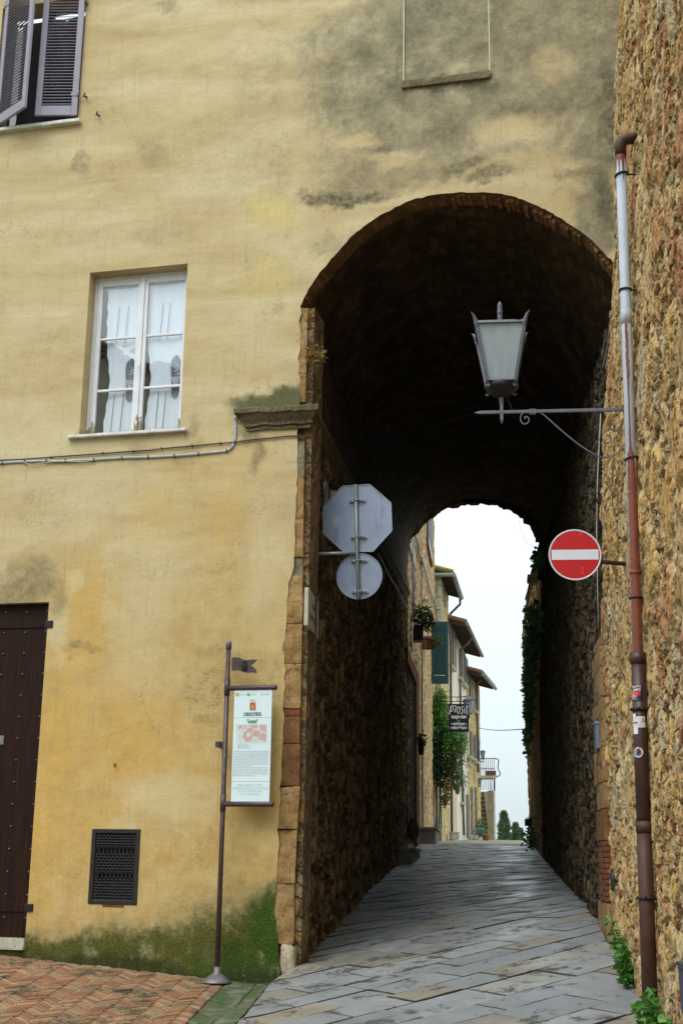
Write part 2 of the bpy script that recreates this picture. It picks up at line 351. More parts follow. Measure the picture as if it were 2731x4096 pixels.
def cutstone(name, a, b, c_, disp=.012, sc_=1.0, top=None):
    t = NT(name); p = t.pos; r = t.island()
    n = t.noise(p, 5*sc_, 7, .68); f = t.noise(p, 34*sc_, 6, .7); k = t.n('ShaderNodeObjectInfo').outputs['Random']
    c = t.ramp(n, [(.3, a), (.52, b), (.72, c_)])
    c = t.mix(t.map(k, 0, 1, 0, .35), c, t.mix(.5, c, a))
    c = t.mix(t.map(f, .48, .72, 0, .6), c, tuple(x*.35 for x in a))
    if top: c = t.mix(t.math('MULTIPLY', t.map(t.sep(t.n('ShaderNodeNewGeometry').outputs['Normal'])[2], .3, .8), t.map(n, .3, .6, .5, 1)), c, top)
    pit = t.map(t.noise(p, 24*sc_, 5, .7), .6, .68)
    h = t.math('SUBTRACT', t.math('ADD', t.math('MULTIPLY', n, .8), t.math('MULTIPLY', f, .5)), t.math('MULTIPLY', pit, .5))
    return t.fin(t.mix(t.math('MULTIPLY', pit, .5), c, tuple(x*.25 for x in a)), .92, t.bump(h, .9, .02), 0, .2)
QUOIN = cutstone('ochre_sandstone', (.19,.105,.04), (.36,.22,.09), (.48,.34,.18), .02)
QUOIN_RED = cutstone('brown_sandstone', (.13,.06,.027), (.22,.105,.045), (.31,.175,.08))
QUOIN_GREY = cutstone('grey_lichen_stone', (.11,.10,.065), (.25,.225,.15), (.40,.34,.22))
JAMB = cutstone('dull_ochre_stone', (.22,.13,.06), (.33,.215,.105), (.42,.31,.18))
JBRICK = cutstone('dark_red_brick', (.15,.045,.02), (.21,.07,.03), (.26,.12,.07))
GUARD = cutstone('worn_guard_stone', (.19,.155,.115), (.40,.33,.23), (.55,.47,.34))
CORN = cutstone('weathered_cornice_stone', (.10,.077,.045), (.19,.145,.085), (.28,.22,.14), top=(.15,.145,.05))
PALESTONE = cutstone('pale_stone', (.36,.33,.27), (.5,.46,.38), (.6,.56,.48))
GREYSTONE = cutstone('grey_step_stone', (.2,.19,.17), (.32,.3,.27), (.42,.4,.36))

def vault_mat():
    t = NT('shaded_vault_brick'); uv = t.n('ShaderNodeTexCoord').outputs['UV']  # the vault's shade is put into the brick colour
    b = t.n('ShaderNodeTexBrick'); w = t.scale(t.vmath('SUBTRACT', t.noise(t.pos, 5, 3, out=1), (.5,.5,.5)), (.06,.06,.0))
    t.l(t.vmath('ADD', uv, w), b.inputs['Vector'])
    b.inputs['Color1'].default_value = (.0,0,0,1); b.inputs['Color2'].default_value = (1,1,1,1); b.inputs['Mortar'].default_value = (.5,.5,.5,1)
    b.inputs['Scale'].default_value = 1; b.inputs['Brick Width'].default_value = .27; b.inputs['Row Height'].default_value = .135; b.inputs['Mortar Size'].default_value = .010; b.inputs['Mortar Smooth'].default_value = .5
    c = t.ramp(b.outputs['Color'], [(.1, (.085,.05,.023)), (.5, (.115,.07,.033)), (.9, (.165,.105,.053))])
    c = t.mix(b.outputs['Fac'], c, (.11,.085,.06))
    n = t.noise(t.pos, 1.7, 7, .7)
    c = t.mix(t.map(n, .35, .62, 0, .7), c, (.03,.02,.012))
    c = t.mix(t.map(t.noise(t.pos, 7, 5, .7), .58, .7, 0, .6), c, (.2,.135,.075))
    h = t.math('ADD', t.math('MULTIPLY', t.math('SUBTRACT', 1, b.outputs['Fac']), .7), t.math('ADD', t.math('MULTIPLY', b.outputs['Color'], .25), t.noise(t.pos, 18, 6, .7)))
    return t.fin(c, .95, t.bump(h, 1.0, .03), 0, .15)
VAULT = vault_mat()

def slabs(name, a, b, c_, rough=.45, joint=False, moss=0.0, warm=None):
    t = NT(name); p = t.pos; r = t.island()
    n = t.noise(p, 3.5, 7, .65); f = t.noise(p, 30, 6, .7)
    c = t.ramp(r, [(0, a), (.3, b), (.5, c_), (.62, warm or c_), (.8, tuple(x*.8 for x in (warm or c_))), (1, a)])
    c = t.mix(t.map(n, .3, .7, 0, .5), c, t.mix(.5, c, (.09,.085,.08)))
    st = t.math('MULTIPLY', t.map(t.noise(p, 2.1, 8, .74), .54, .60), t.map(t.noise(p, 11, 5, .7), .36, .5))
    c = t.mix(t.math('MULTIPLY', st, .85), c, (.045,.04,.033))
    c = t.mix(t.map(f, .55, .75, 0, .35), c, (.06,.055,.05))
    if moss: c = t.mix(t.math('MULTIPLY', t.map(t.noise(p, 4, 6, .7), .35, .55), moss), c, t.ramp(t.noise(p, 25, 4), [(.3, (.022,.045,.012)), (.7, (.065,.11,.03))]))
    rg = t.math('ADD', t.map(t.noise(p, 1.3, 5, .6), .3, .7, rough-.12, rough+.2), t.math('MULTIPLY', st, .2))
    return t.fin(c, rg, t.bump(t.math('ADD', t.math('MULTIPLY', n, .6), t.math('MULTIPLY', f, .25)), .5, .012), 0, .5)
SLAB = slabs('grey_paving_stone', (.225,.235,.25), (.265,.275,.29), (.30,.305,.315), .40, warm=(.30,.265,.21))
GUTTER = slabs('mossy_gutter_stone', (.15,.165,.13), (.18,.19,.14), (.2,.2,.15), .6, moss=.9)
BRICKP = slabs('red_paving_brick', (.28,.095,.046), (.36,.145,.07), (.43,.205,.105), .75, warm=(.43,.26,.145), moss=.32)
def joint_mat():
    t = NT('earth_joint'); p = t.pos
    c = t.mix(t.map(t.noise(p, 2.5, 5), .52, .66), (.055,.05,.043), (.040,.050,.02)); c = t.mix(t.map(t.noise(p, 40, 3), .4, .7, 0, .5), c, (.06,.05,.035))
    return t.fin(c, .95, t.bump(t.noise(p, 60, 3), .6, .01), 0, .1)
JOINT = joint_mat()
def far_ground():
    t = NT('pale_cobble'); p = t.pos
    e = t.voro(p, 5.5, 'DISTANCE_TO_EDGE'); r = t.sep(t.voro(p, 5.5, out='Color'))[0]
    c = t.ramp(r, [(0, (.26,.235,.18)), (.5, (.34,.31,.25)), (1, (.42,.385,.31))]); c = t.mix(t.map(e, .0, .08, 1, 0), c, (.12,.11,.07))
    c = t.mix(t.map(t.noise(p, .9, 5), .5, .65), c, (.16,.17,.075))
    return t.fin(c, .85, t.bump(t.map(e, 0, .15), .8, .03), 0, .3)
FARG = far_ground()
def hill_mat():
    t = NT('dry_grass_earth'); n = t.noise(t.pos, .08, 6)
    return t.fin(t.ramp(n, [(.3, (.07,.09,.035)), (.6, (.14,.13,.06)), (.8, (.2,.17,.09))]), .95)
HILL = hill_mat()

# ---------------------------------------------------------------- ground
WID = (R0-L0).dot(-NR); LEN = 20.3
def interp(k, x):
    if x <= k[0][0]: a, b = k[0], k[1]
    elif x >= k[-1][0]: a, b = k[-2], k[-1]
    else:
        for a, b in zip(k, k[1:]):
            if a[0] <= x <= b[0]: break
    return a[1] + (b[1]-a[1])*(x-a[0])/(b[0]-a[0])
ZL = [(-16,-.75), (-8,-.55), (-3.5,-.17), (0,.178), (6.4,.60), (9.45,.85), (14.3,1.10), (20.2,1.42), (25,1.80), (40,2.13), (58,2.46), (73,2.70), (78,2.62), (90,1.6), (120,-1.5)]
ZR = [(-16,-.6), (-8,-.2), (-3.9,.106), (-.44,.518), (1.33,.697), (3.27,.795), (9.0,1.062), (20.2,1.575), (25.3,1.815), (40,2.11), (58,2.43), (73,2.67), (78,2.58), (90,1.6), (120,-1.5)]
def sw(x, y):
    d = Vector((x, y, 0)) - Vector((L0.x, L0.y, 0)); return d.dot(AX), d.dot(-NR)/WID
def xy(s, w): p = L0 + AX*s - NR*(w*WID); return p.x, p.y
_ga, _gb = fy(0, 3822), fy(871, 3910); GS = (_ga.z-_gb.z)/(-_ga.x+_gb.x)
def gz(x, y):
    s, w = sw(x, y); zl, zr = interp(ZL, s), interp(ZR, s)
    if w >= 0: return zl + (zr-zl)*min(w, 2.0)
    if s < 0.5:
        d = -x; f = min(1, max(0, d/.3)); f = f*f*(3-2*f)
        return zl - .17*f + max(0, d-.75)*GS
    return zl
def halfclip(poly, a, n):                       # keep the side of the line through a that n points to
    out = []
    for i in range(len(poly)):
        p, q = poly[i], poly[(i+1) % len(poly)]; dp = (p[0]-a[0])*n[0]+(p[1]-a[1])*n[1]; dq = (q[0]-a[0])*n[0]+(q[1]-a[1])*n[1]
        if dp >= 0: out.append(p)
        if (dp >= 0) != (dq >= 0):
            k = dp/(dp-dq); out.append((p[0]+(q[0]-p[0])*k, p[1]+(q[1]-p[1])*k))
    return out
def inset(poly, d):
    n = len(poly); cx = sum(p[0] for p in poly)/n; cy = sum(p[1] for p in poly)/n
    A = sum(poly[i][0]*poly[(i+1)%n][1]-poly[(i+1)%n][0]*poly[i][1] for i in range(n))
    sg = 1 if A > 0 else -1; out = poly
    for i in range(n):
        p, q = poly[i], poly[(i+1) % n]; ex, ey = q[0]-p[0], q[1]-p[1]; L = math.hypot(ex, ey)
        if L < 1e-6: continue
        nx, ny = -ey/L*sg, ex/L*sg
        out = halfclip(out, (p[0]+nx*d, p[1]+ny*d), (nx, ny))
        if len(out) < 3: return []
    return out
def ground_point(px, py):                       # where a photo point meets the ground
    z = 0
    for _ in range(12):
        d = ray(px, py); p = CAM + d*((z-CAM.z)/d.z); z = z*.5 + gz(p.x, p.y)*.5
    return p
GR1, GR2 = ground_point(1092, 3932), ground_point(948, 4094)       # right edge of the mossy gutter slab
GL1, GL2 = ground_point(885, 3950), ground_point(742, 4094)        # its left edge
def side(a, b): ex, ey = b.x-a.x, b.y-a.y; return (-ey, ex)        # normal to the left of a->b
nR = side(GR2, GR1); nR = (-nR[0], -nR[1]); nL = side(GL2, GL1)    # nR points to the lane, nL to the brick side
if (R0.x-GR1.x)*nR[0]+(R0.y-GR1.y)*nR[1] < 0: nR = (-nR[0], -nR[1])
if (-5-GL1.x)*nL[0]+(0-GL1.y)*nL[1] < 0: nL = (-nL[0], -nL[1])

def slab_mesh(mb, polys, gap, th, jit, tilt, seed, ring=.0):
    rnd = random.Random(seed)
    for poly in polys:
        poly = inset(poly, gap)
        if len(poly) < 3: continue
        n = len(poly); cx = sum(p[0] for p in poly)/n; cy = sum(p[1] for p in poly)/n
        A = abs(sum(poly[i][0]*poly[(i+1)%n][1]-poly[(i+1)%n][0]*poly[i][1] for i in range(n)))/2
        if A < .0012: continue
        if sum(poly[i][0]*poly[(i+1)%n][1]-poly[(i+1)%n][0]*poly[i][1] for i in range(n)) < 0: poly = poly[::-1]
        # split the long edges so that they are not ruler-straight
        pts = []
        for i in range(n):
            p, q = poly[i], poly[(i+1) % n]; L = math.hypot(q[0]-p[0], q[1]-p[1]); k = max(1, int(L/.14)) if jit else 1
            for j in range(k):
                f = j/k; e = jit if j else jit*.6
                pts.append((p[0]+(q[0]-p[0])*f+rnd.uniform(-e, e), p[1]+(q[1]-p[1])*f+rnd.uniform(-e, e)))
        n = len(pts); tx, ty, dz = rnd.gauss(0, tilt), rnd.gauss(0, tilt), rnd.gauss(0, .0035)
        T = [Vector((x, y, gz(x, y) + (x-cx)*tx + (y-cy)*ty + dz)) for x, y in pts]
        c = Vector((cx, cy, gz(cx, cy)+dz+.002)); B = [p - Vector((0,0,th)) for p in T]
        Ti = [p + (c-p)*min(.5, (ring or .016)/max(.03, (c-p).length)) for p in T]; To = [p - Vector((0,0,.007)) for p in T]
        vs = To + Ti + [c] + B
        fs = [(i, (i+1)%n, n+(i+1)%n, n+i) for i in range(n)] + [(n+i, n+(i+1)%n, 2*n) for i in range(n)] + [(2*n+1+i, 2*n+1+(i+1)%n, (i+1)%n, i) for i in range(n)]
        mb.add(vs, fs)
        if ring: mb.m[-len(fs):] = [1]*n + [0]*n + [1]*n

def lane_polys():
    rnd = random.Random(3); out = []
    ca, sa = math.cos(R(41)), math.sin(R(41)); v = -26.0
    while v < 26:
        h = rnd.uniform(.40, .58); u = -26.0 + rnd.uniform(0, .8)
        while u < 26:
            l = rnd.uniform(.55, 1.05)
            corners = [(u, v), (u+l, v), (u+l, v+h), (u, v+h)]
            P = []
            for a, b in corners:                 # rotate in the lane's own axes
                a2, b2 = a, b
                w_, s_ = a2*ca - b2*sa, a2*sa + b2*ca
                p = L0 + AX*(s_+9) - NR*(w_+2); P.append((p.x, p.y))
            cx = sum(p[0] for p in P)/4; cy = sum(p[1] for p in P)/4; s, w = sw(cx, cy)
            if -9 < s < 25.2 and -2.6 < w < 1.5:
                if s > .35: P = halfclip(P, (L0.x-AX.x*0-.05, L0.y), (-NR.x, -NR.y)) if w < .5 else P
                else: P = halfclip(P, (GR1.x, GR1.y), nR)
                if P and w > .5: P = halfclip(P, (R0.x+.1, R0.y), (NR.x, NR.y)) if s > -12 else P
                if len(P) >= 3: out.append(P)
            u += l
        v += h
    return out
mb = MB(); slab_mesh(mb, lane_polys(), .007, .05, .010, .007, 11, .005)
tag(mb.build('lane', [SLAB, JOINT]), 'grey stone slabs of the lane rising through the archway', 'paving', kind='structure')

def herringbone():
    k, W = 4, .064; out = []; ca, sa = math.cos(R(52)), math.sin(R(52))
    def put(x0, y0, x1, y1):
        P = [((a*ca-b*sa)*W-3.0, (a*sa+b*ca)*W-2.2) for a, b in ((x0,y0),(x1,y0),(x1,y1),(x0,y1))]
        cx = sum(p[0] for p in P)/4; cy = sum(p[1] for p in P)/4
        if -6.4 < cx < 0.2 and -5.2 < cy < .12:
            P = halfclip(P, (GL1.x, GL1.y), nL); P = halfclip(P, (0, -.05), (0, -1)) if P else P
            if len(P) >= 3: out.append(P)
    for y in range(-105, 105):
        for m in range(-14, 14):
            x = y + 2*k*m
            if abs(x) < 108: put(x, y, x+k, y+1)
    for x in range(-108, 108):
        for m in range(-14, 14):
            y = x-(2*k-1)+2*k*m
            if abs(y) < 108: put(x, y, x+1, y+k)
    return out
mb = MB(); slab_mesh(mb, herringbone(), .0075, .03, .0, .009, 5)
tag(mb.build('brick_pavement', BRICKP), 'red bricks laid in herringbone before the yellow wall', 'paving', kind='structure')
# gutter slabs between the two
ex, ey = GR2.x-GR1.x, GR2.y-GR1.y; polys = []
for a, b in ((-.25,.0), (.0,.36), (.36,.95), (.95,1.9), (1.9,2.7), (2.7,4)):
    l1 = (GL1.x+(GL2.x-GL1.x)*a, GL1.y+(GL2.y-GL1.y)*a); l2 = (GL1.x+(GL2.x-GL1.x)*b, GL1.y+(GL2.y-GL1.y)*b)
    r1 = (GR1.x+ex*a, GR1.y+ey*a); r2 = (GR1.x+ex*b, GR1.y+ey*b); m1 = ((l1[0]*.45+r1[0]*.55), (l1[1]*.45+r1[1]*.55)); m2_ = ((l2[0]*.45+r2[0]*.55), (l2[1]*.45+r2[1]*.55)); polys += [[l1, m1, m2_, l2], [m1, r1, r2, m2_]]
mb = MB(); slab_mesh(mb, polys, .007, .06, .010, .008, 9)
tag(mb.build('gutter_path', GUTTER), 'mossy stone slabs of the gutter between brick paving and lane', 'paving', kind='structure')

def gsheet(s0, s1, w0, w1, ns, nw, dz):
    def fn(a, b):
        s, w = s0+(s1-s0)*b, w0+(w1-w0)*a; x, y = xy(s, w); return (x, y, gz(x, y)+dz)
    return fn
mb = MB(); mb.grid(gsheet(-15, 26, -2.4, 1.3, 0, 0, -.022), 60, 130)
tag(mb.build('ground', JOINT), 'dark earth under the paving', 'ground', kind='structure')
mb = MB(); mb.grid(gsheet(25.1, 120, -3.0, 6.5, 0, 0, -.006), 40, 140, True)
tag(mb.build('road', FARG), 'pale cobbled street beyond the archway', 'road', kind='structure')
def terr(a, b):
    x, y = (a-.5)*5000, (b-.5)*5000; r = math.hypot(x, y)
    return (x, y, -3.2 + (noise.noise(Vector((x*.003, y*.003, 3)))*8 - 14)*min(1, max(0, (r-150)/400)))
mb = MB(); mb.grid(terr, 90, 90, True)
tag(mb.build('terrain', HILL), 'dry grassy land around the hill town', 'terrain', kind='structure')
# ---------------------------------------------------------------- yellow building
IRON = simple('dark_iron', (.03,.028,.03), .5, .6, .4, 12, .3)
SHUT = simple('mauve_grey_paint', (.27,.24,.305), .55, 0, .12, 5, .08, 30)
SHUT_D = simple('shutter_inner_side', (.12,.095,.105), .6, 0, .15, 5)
DARKROOM = simple('dark_room', (.016,.017,.02), .9, 0, .3, 2)
SILLM = simple('painted_sill', (.62,.60,.58), .6, 0, .3, 7, .3, dirt=(.28,.2,.13))
def peel():
    t = NT('peeling_white_paint'); p = t.pos
    n = t.noise(t.scale(p, (1,1,.5)), 14, 6, .7); z = t.map(t.sep(p)[2], 6.62, 7.1, .30, 0)
    c = t.mix(t.map(t.math('ADD', n, z), .70, .73), t.ramp(t.noise(p, 5), [(.3, (.62,.62,.66)), (.7, (.74,.74,.78))]), (.26,.21,.15))
    return t.fin(c, .5, t.bump(n, .3, .006))
PEEL = peel()
def glass(name, tint=(.9,.95,1), fac=.25):
    t = NT(name); g = t.n('ShaderNodeBsdfGlossy'); g.inputs['Roughness'].default_value = .02; tr = t.n('ShaderNodeBsdfTransparent'); tr.inputs[0].default_value = tint+(1,)
    w = t.bump(t.noise(t.pos, 2.4, 2), .06, .05); t.l(w, g.inputs['Normal'])
    f = t.n('ShaderNodeLayerWeight'); f.inputs['Blend'].default_value = .5; m = t.n('ShaderNodeMixShader')
    t.l(t.math('ADD', t.math('MULTIPLY', t.math('POWER', f.outputs['Facing'], 3), .5), fac), m.inputs[0]); t.l(tr.outputs[0], m.inputs[1]); t.l(g.outputs[0], m.inputs[2]); t.l(m.outputs[0], t.out.inputs[0])
    return t.m
PANE = glass('window_glass', fac=.20)
def curtain():
    t = NT('white_curtain'); p = t.pos; n = t.noise(t.scale(p, (9,1,1)), 2, 4)
    d = t.n('ShaderNodeBsdfDiffuse'); tr = t.n('ShaderNodeBsdfTranslucent'); m = t.n('ShaderNodeMixShader')
    c = t.ramp(n, [(.3, (.88,.90,.95)), (.7, (.93,.94,.97))]); t.l(c, d.inputs[0]); t.l(c, tr.inputs[0]); m.inputs[0].default_value = .08
    t.l(d.outputs[0], m.inputs[1]); t.l(tr.outputs[0], m.inputs[2]); t.l(m.outputs[0], t.out.inputs[0]); return t.m
CURT = curtain()
LACE = simple('lace_net', (.16,.165,.19), .9, 0, .3, 60); THREAD = simple('lace_thread', (.62,.64,.70), .9)
def wooddoor():
    t = NT('dark_door_wood'); p = t.pos
    n = t.noise(t.scale(p, (14,1,.7)), 2.2, 6, .6); m = t.noise(p, 3, 5)
    c = t.ramp(n, [(.3, (.012,.005,.004)), (.6, (.028,.010,.006)), (.8, (.042,.016,.010))]); c = t.mix(t.map(m, .5, .75, 0, .5), c, (.012,.008,.007))
    return t.fin(c, .6, t.bump(n, .35, .008), 0, .12)
DOOR = wooddoor(); OLDDOOR = simple('old_dark_door', (.022,.017,.013), .95, 0, .4, 4, .3, spec=.05)

YB = empty('yellow_building', fy(600, 3850), 'tall ochre stuccoed building pierced by the arched passage', 'building')
z0 = -1.0; topz = 13.7
ARCH = [(1203,1223),(1222,1180),(1246,1137),(1290,1075),(1337,1022),(1400,950),(1453,906),(1520,862),(1600,820),(1688,788),(1770,775),(1845,771),(1930,771),(2002,776),(2060,789),(2115,810),(2180,838),(2237,871),(2300,910),(2368,962),(2423,1020),(2450,1044),(2474,1062)]
EDGE = [(1120,3905),(1115,3850),(1108,3750),(1096,3640),(1108,3534),(1113,3316),(1124,3146),(1132,2972),(1134,2836),(1140,2653),(1145,2492),(1152,2335),(1168,2300),(1178,2227),(1180,2074),(1185,2048),(1190,1760),(1197,1590),(1199,1400),(1203,1223)]
rnd = random.Random(4)
def fine_edge(px):                                # the torn edge of the stucco
    out = []
    for a, b in zip(px, px[1:]):
        k = max(1, int(abs(a[1]-b[1])/28))
        for j in range(k):
            f = j/k; out.append((a[0]+(b[0]-a[0])*f + rnd.gauss(0, 2.6), a[1]+(b[1]-a[1])*f))
    return out
edge = [fy(*q) for q in fine_edge(EDGE)]; 
def spl(px, n=4):                                 # a smooth curve through photo points
    out = []
    for i in range(len(px)-1):
        p0, p1, p2, p3 = px[max(i-1,0)], px[i], px[i+1], px[min(i+2, len(px)-1)]
        for j in range(n):
            t = j/n
            out.append(tuple(.5*(2*p1[k]+(p2[k]-p0[k])*t+(2*p0[k]-5*p1[k]+4*p2[k]-p3[k])*t*t+(3*p1[k]-p0[k]-3*p2[k]+p3[k])*t**3) for k in (0,1)))
    return out+[px[-1]]
arch = [fy(x+rnd.gauss(0,1.2), y+rnd.gauss(0,1.6)) for x, y in spl(ARCH)]
A2 = lambda P: [(p.x, p.z) for p in P]
outer = [(-7, z0), (edge[0].x, z0)] + A2(edge) + A2(arch) + [(5.4, arch[-1].z), (5.4, topz), (-7, topz)]
def rect_px(l, t, r, b): return [fy(l, b), fy(r, b), fy(r, t), fy(l, t)]
WIN = [fy(316,1731), fy(722,1712), fy(750,1056), fy(364,1089)]
xl, xr = (WIN[0].x+WIN[3].x)/2, (WIN[1].x+WIN[2].x)/2; zb, zt = fy(520,1728).z, fy(560,1072).z
SH = dict(l=fy(20,300).x-.12, r=fy(325,300).x, b=fy(150,505).z)
VB, VT = fy(455,3618), fy(470,3316); vl, vr = fy(363,3464).x, fy(555,3464).x
DR = fy(150,3080).x
PN = dict(l=fy(1614,200).x, r=fy(1956,200).x, bl=fy(1614,335).z, br=fy(1957,283).z); PB = (PN['bl']+PN['br'])/2
def R4(a, b, c, d): return [(a, b), (c, b), (c, d), (a, d)]
holes = {'win': R4(xl, zb, xr, zt), 'sh': R4(SH['l'], SH['b'], SH['r'], SH['b']+2.0), 'vent': R4(vl, VB.z, vr, VT.z), 'panel': R4(PN['l'], PB, PN['r'], topz-.15)}
dtop = fy(100,2411).z; dbot = fy(70,3752).z
holes['door'] = R4(-5.6, dbot, DR, dtop)
loops = [outer] + [h[::-1] for h in holes.values()]
TH = .34
def plate(loops, y0, y1, mb, edge_m=False):
    P = [[Vector((x, z, 0)) for x, z in l] for l in loops]; tri = tessellate_polygon(P)
    fl = [q for l in loops for q in l]; n = len(fl)
    vs = [(x, y0, z) for x, z in fl] + [(x, y1, z) for x, z in fl]; fs = []
    for a, b, c in tri:
        A_ = (fl[b][0]-fl[a][0])*(fl[c][1]-fl[a][1])-(fl[b][1]-fl[a][1])*(fl[c][0]-fl[a][0])
        t = (a, b, c) if A_ > 0 else (a, c, b)
        fs.append(t); fs.append(tuple(i+n for i in t[::-1]))
    mb.add(vs, fs)
    b = 0; f2 = []; f1 = []
    for k, l in enumerate(loops):
        m = len(l)
        for i in range(m):
            i2 = (i+1) % m; (f2 if k == 0 else f1).append((b+i, b+i+n, b+i2+n, b+i2))
        b += m
    mb.add(vs, f1); mb.mi = 1 if edge_m else 0; mb.add(vs, f2); mb.mi = 0
EDGEM = cutstone('torn_plaster_edge', (.10,.06,.03), (.17,.10,.05), (.28,.19,.10))
mb = MB(); plate(loops, 0, TH, mb, True); mb.build('wall', [STUCCO, EDGEM], YB)

# quoins of the pier: each block its own stone, side face running into the passage
def stone_block(mb, corners_front, depth, rough_, seed, sub=.045, chamfer=.018):
    """a block from its front quad (bl, br, tr, tl) pushed along the vector depth, densely divided and weathered"""
    bl, br, tr, tl = map(Vector, corners_front); depth = Vector(depth)
    W_ = (br-bl).length; H_ = (tl-bl).length; D_ = depth.length
    nw, nh, nd = max(2, int(W_/sub)), max(2, int(H_/sub)), max(2, int(D_/(sub*1.6)))
    ctr = (bl+br+tr+tl)/4 + depth*.5; rd = Vector((seed*1.7, seed*.9, seed*2.3))
    def bend(p, u, v, w):
        e = 0
        q = p.copy()
        for f, span in ((u, W_), (v, H_), (w, D_)): pass
        du, dv, dw = min(u, 1-u)*W_, min(v, 1-v)*H_, min(w, 1-w)*D_
        ds = sorted((du, dv, dw))
        k = max(0, 1-ds[1]/chamfer) if ds[0] < 1e-6 else 0                # close to an edge of the block
        n = noise.noise(p*3.1+rd)*.6 + noise.noise(p*9+rd)*.3 + noise.noise(p*24+rd)*.16
        dirv = (p-ctr); dirv = Vector((dirv.x, dirv.y, dirv.z*.5)).normalized()
        return q + dirv*(n*rough_ - k*chamfer*.6*(1+noise.noise(p*14+rd)))
    def face(fn, nu, nv):
        vs = []; 
        for j in range(nv+1):
            for i in range(nu+1):
                u, v, w = fn(i/nu, j/nv)
                p = (bl*(1-u)+br*u)*(1-v) + (tl*(1-u)+tr*u)*v + depth*w
                vs.append(bend(p, u, v, w))
        r_ = nu+1
        mb.add(vs, [(j*r_+i, j*r_+i+1, (j+1)*r_+i+1, (j+1)*r_+i) for j in range(nv) for i in range(nu)], True)
    face(lambda a, b: (a, b, 0), nw, nh); face(lambda a, b: (1, b, a), nd, nh); face(lambda a, b: (0, b, 1-a), nd, nh)
    face(lambda a, b: (a, 1, b), nw, nd); face(lambda a, b: (a, 0, 1-b), nw, nd)
def xat(tab, y):
    return interp(sorted([(b, a) for a, b in tab]), y)
CORNER = [(1230,1226),(1221,1590),(1216,1760),(1213,2048),(1208,2483),(1199,2875),(1197,3159),(1188,3316),(1177,3534),(1175,3776)]
JY = [(1228,1352,0),(1352,1490,0),(1490,1606,0),(1758,1905,2),(1905,2074,0),(2074,2227,0),(2227,2300,2),(2300,2492,0),(2492,2653,0),(2653,2832,0),(2836,2862,3),(2865,2972,1),(2974,3144,1),(3146,3314,0),(3316,3532,0),(3534,3778,0)]
for i, (a, b, k) in enumerate(JY):
    ins = .3 if k != 3 else 0
    l = min(xat(EDGE, a), xat(EDGE, b)) - 14
    q = [fy(l, b-ins), fy(xat(CORNER, b), b-ins), fy(xat(CORNER, a), a+ins), fy(l, a+ins)]
    for p in q: p.y += .012 + (0.01 if k == 2 else 0)
    m_ = MB(); dep = (.55 if i % 2 else .78)
    if k == 3: dep = .3
    stone_block(m_, q, AX*dep, .046 if k != 3 else .008, i*3.3, .035, .012)
    m_.build('quoin', [QUOIN, QUOIN_RED, QUOIN_GREY, JBRICK][k], YB)
q = [fy(1122,3908), fy(1190,3912), fy(1178,3776), fy(1118,3772)]
for p in q[:2]: p.y -= .05
q[1].y -= .05; q[2].y -= .02
mb = MB(); stone_block(mb, q, AX*.3, .045, 77.0, .035, .05); mb.build('guard_stone', GUARD, YB)
mb = MB(); mb.box((fy(1130,3900).x-.05, .09, -.6), (fy(1190,3900).x-.01, .5, fy(1200,1240).z)); mb.build('pier_core', RUB_T, YB)

# cornice: moulded impost wrapping the corner and running on into the passage
cx0, cx1 = fy(990,1715).x+.03, L0.x+.0
zc0, zc1 = fy(1050,1719,-.03).z, fy(1100,1625,-.16).z; dzc = zc1-zc0
prof = [(.0, 0), (.05, .0), (.052, .15), (.04, .16), (.04, .19), (.095, .19), (.097, .31), (.08, .32), (.08, .36), (.10, .42), (.135, .50), (.165, .60), (.18, .70), (.185, .735), (.245, .735), (.252, .96), (.23, 1.0), (0, 1.06)]
prof = [(p*.66, z) for p, z in prof]
def cornice(mb):
    st = []
    nx = 46
    for p, z in prof:
        z = zc0 + z*dzc; row = []
        row += [Vector((cx0-p, .02, z)), Vector((cx0-p, -p*.5, z)), Vector((cx0-p, -p, z))]
        for i in range(1, nx): row.append(Vector((cx0-p + (cx1+p-cx0+p)*i/nx, -p, z)))
        e = Vector((cx1+p*.95, -p, z)); row.append(e)
        for i in range(1, 90):
            s = i/89; s = s**1.6*LEN; row.append(Vector((cx1, 0, z)) - NR*(p*.62) + AX*(s+.02) + Vector((0,0,s*RISE)))
        st.append(row)
    vs = []
    for row in st:
        for v in row:
            n = noise.noise(v*5)*.016 + noise.noise(v*17)*.010 + noise.noise(v*40)*.005
            vs.append(v + Vector((n*.5, -n, n*.9)))
    w = len(st[0]); mb.add(vs, [(j*w+i, j*w+i+1, (j+1)*w+i+1, (j+1)*w+i) for j in range(len(st)-1) for i in range(w-1)], False)
mb = MB(); cornice(mb); mb.build('cornice', CORN, YB)

# passage: left wall, vault, far portal
zimp = zc1 - .03
def offn(s): return 0.0
def pwall(a, b):
    s = .3 + (LEN-.3)*a; lo = -0.3+s*.055; hi = zimp + s*RISE; z = lo+(hi-lo)*b
    p = L0 + AX*s - NR*(-.015); return (p.x, p.y, z)
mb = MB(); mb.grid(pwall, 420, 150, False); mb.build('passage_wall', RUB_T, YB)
zs = fy(1203,1223).z
VP_ = [Vector((L0.x-.02, 0, zimp-.02)), Vector((L0.x-.02, 0, zimp+.5)), Vector((L0.x-.03, 0, zimp+1.0)), Vector((L0.x-.04, 0, zs-.25))] + [fy(x, y-1) for x, y in spl(ARCH, 3)][1:]
VP_[4:] = [p + Vector((0,0,.05)) for p in VP_[4:]]
VP_ += [VP_[-1]+Vector((.12,0,-.5)), VP_[-1]+Vector((.12,0,-1.0))]
arc = [0]
for a, b in zip(VP_, VP_[1:]): arc.append(arc[-1]+(b-a).length)
SKEW = 2.8; ns = 150; vs = []; mb = MB()
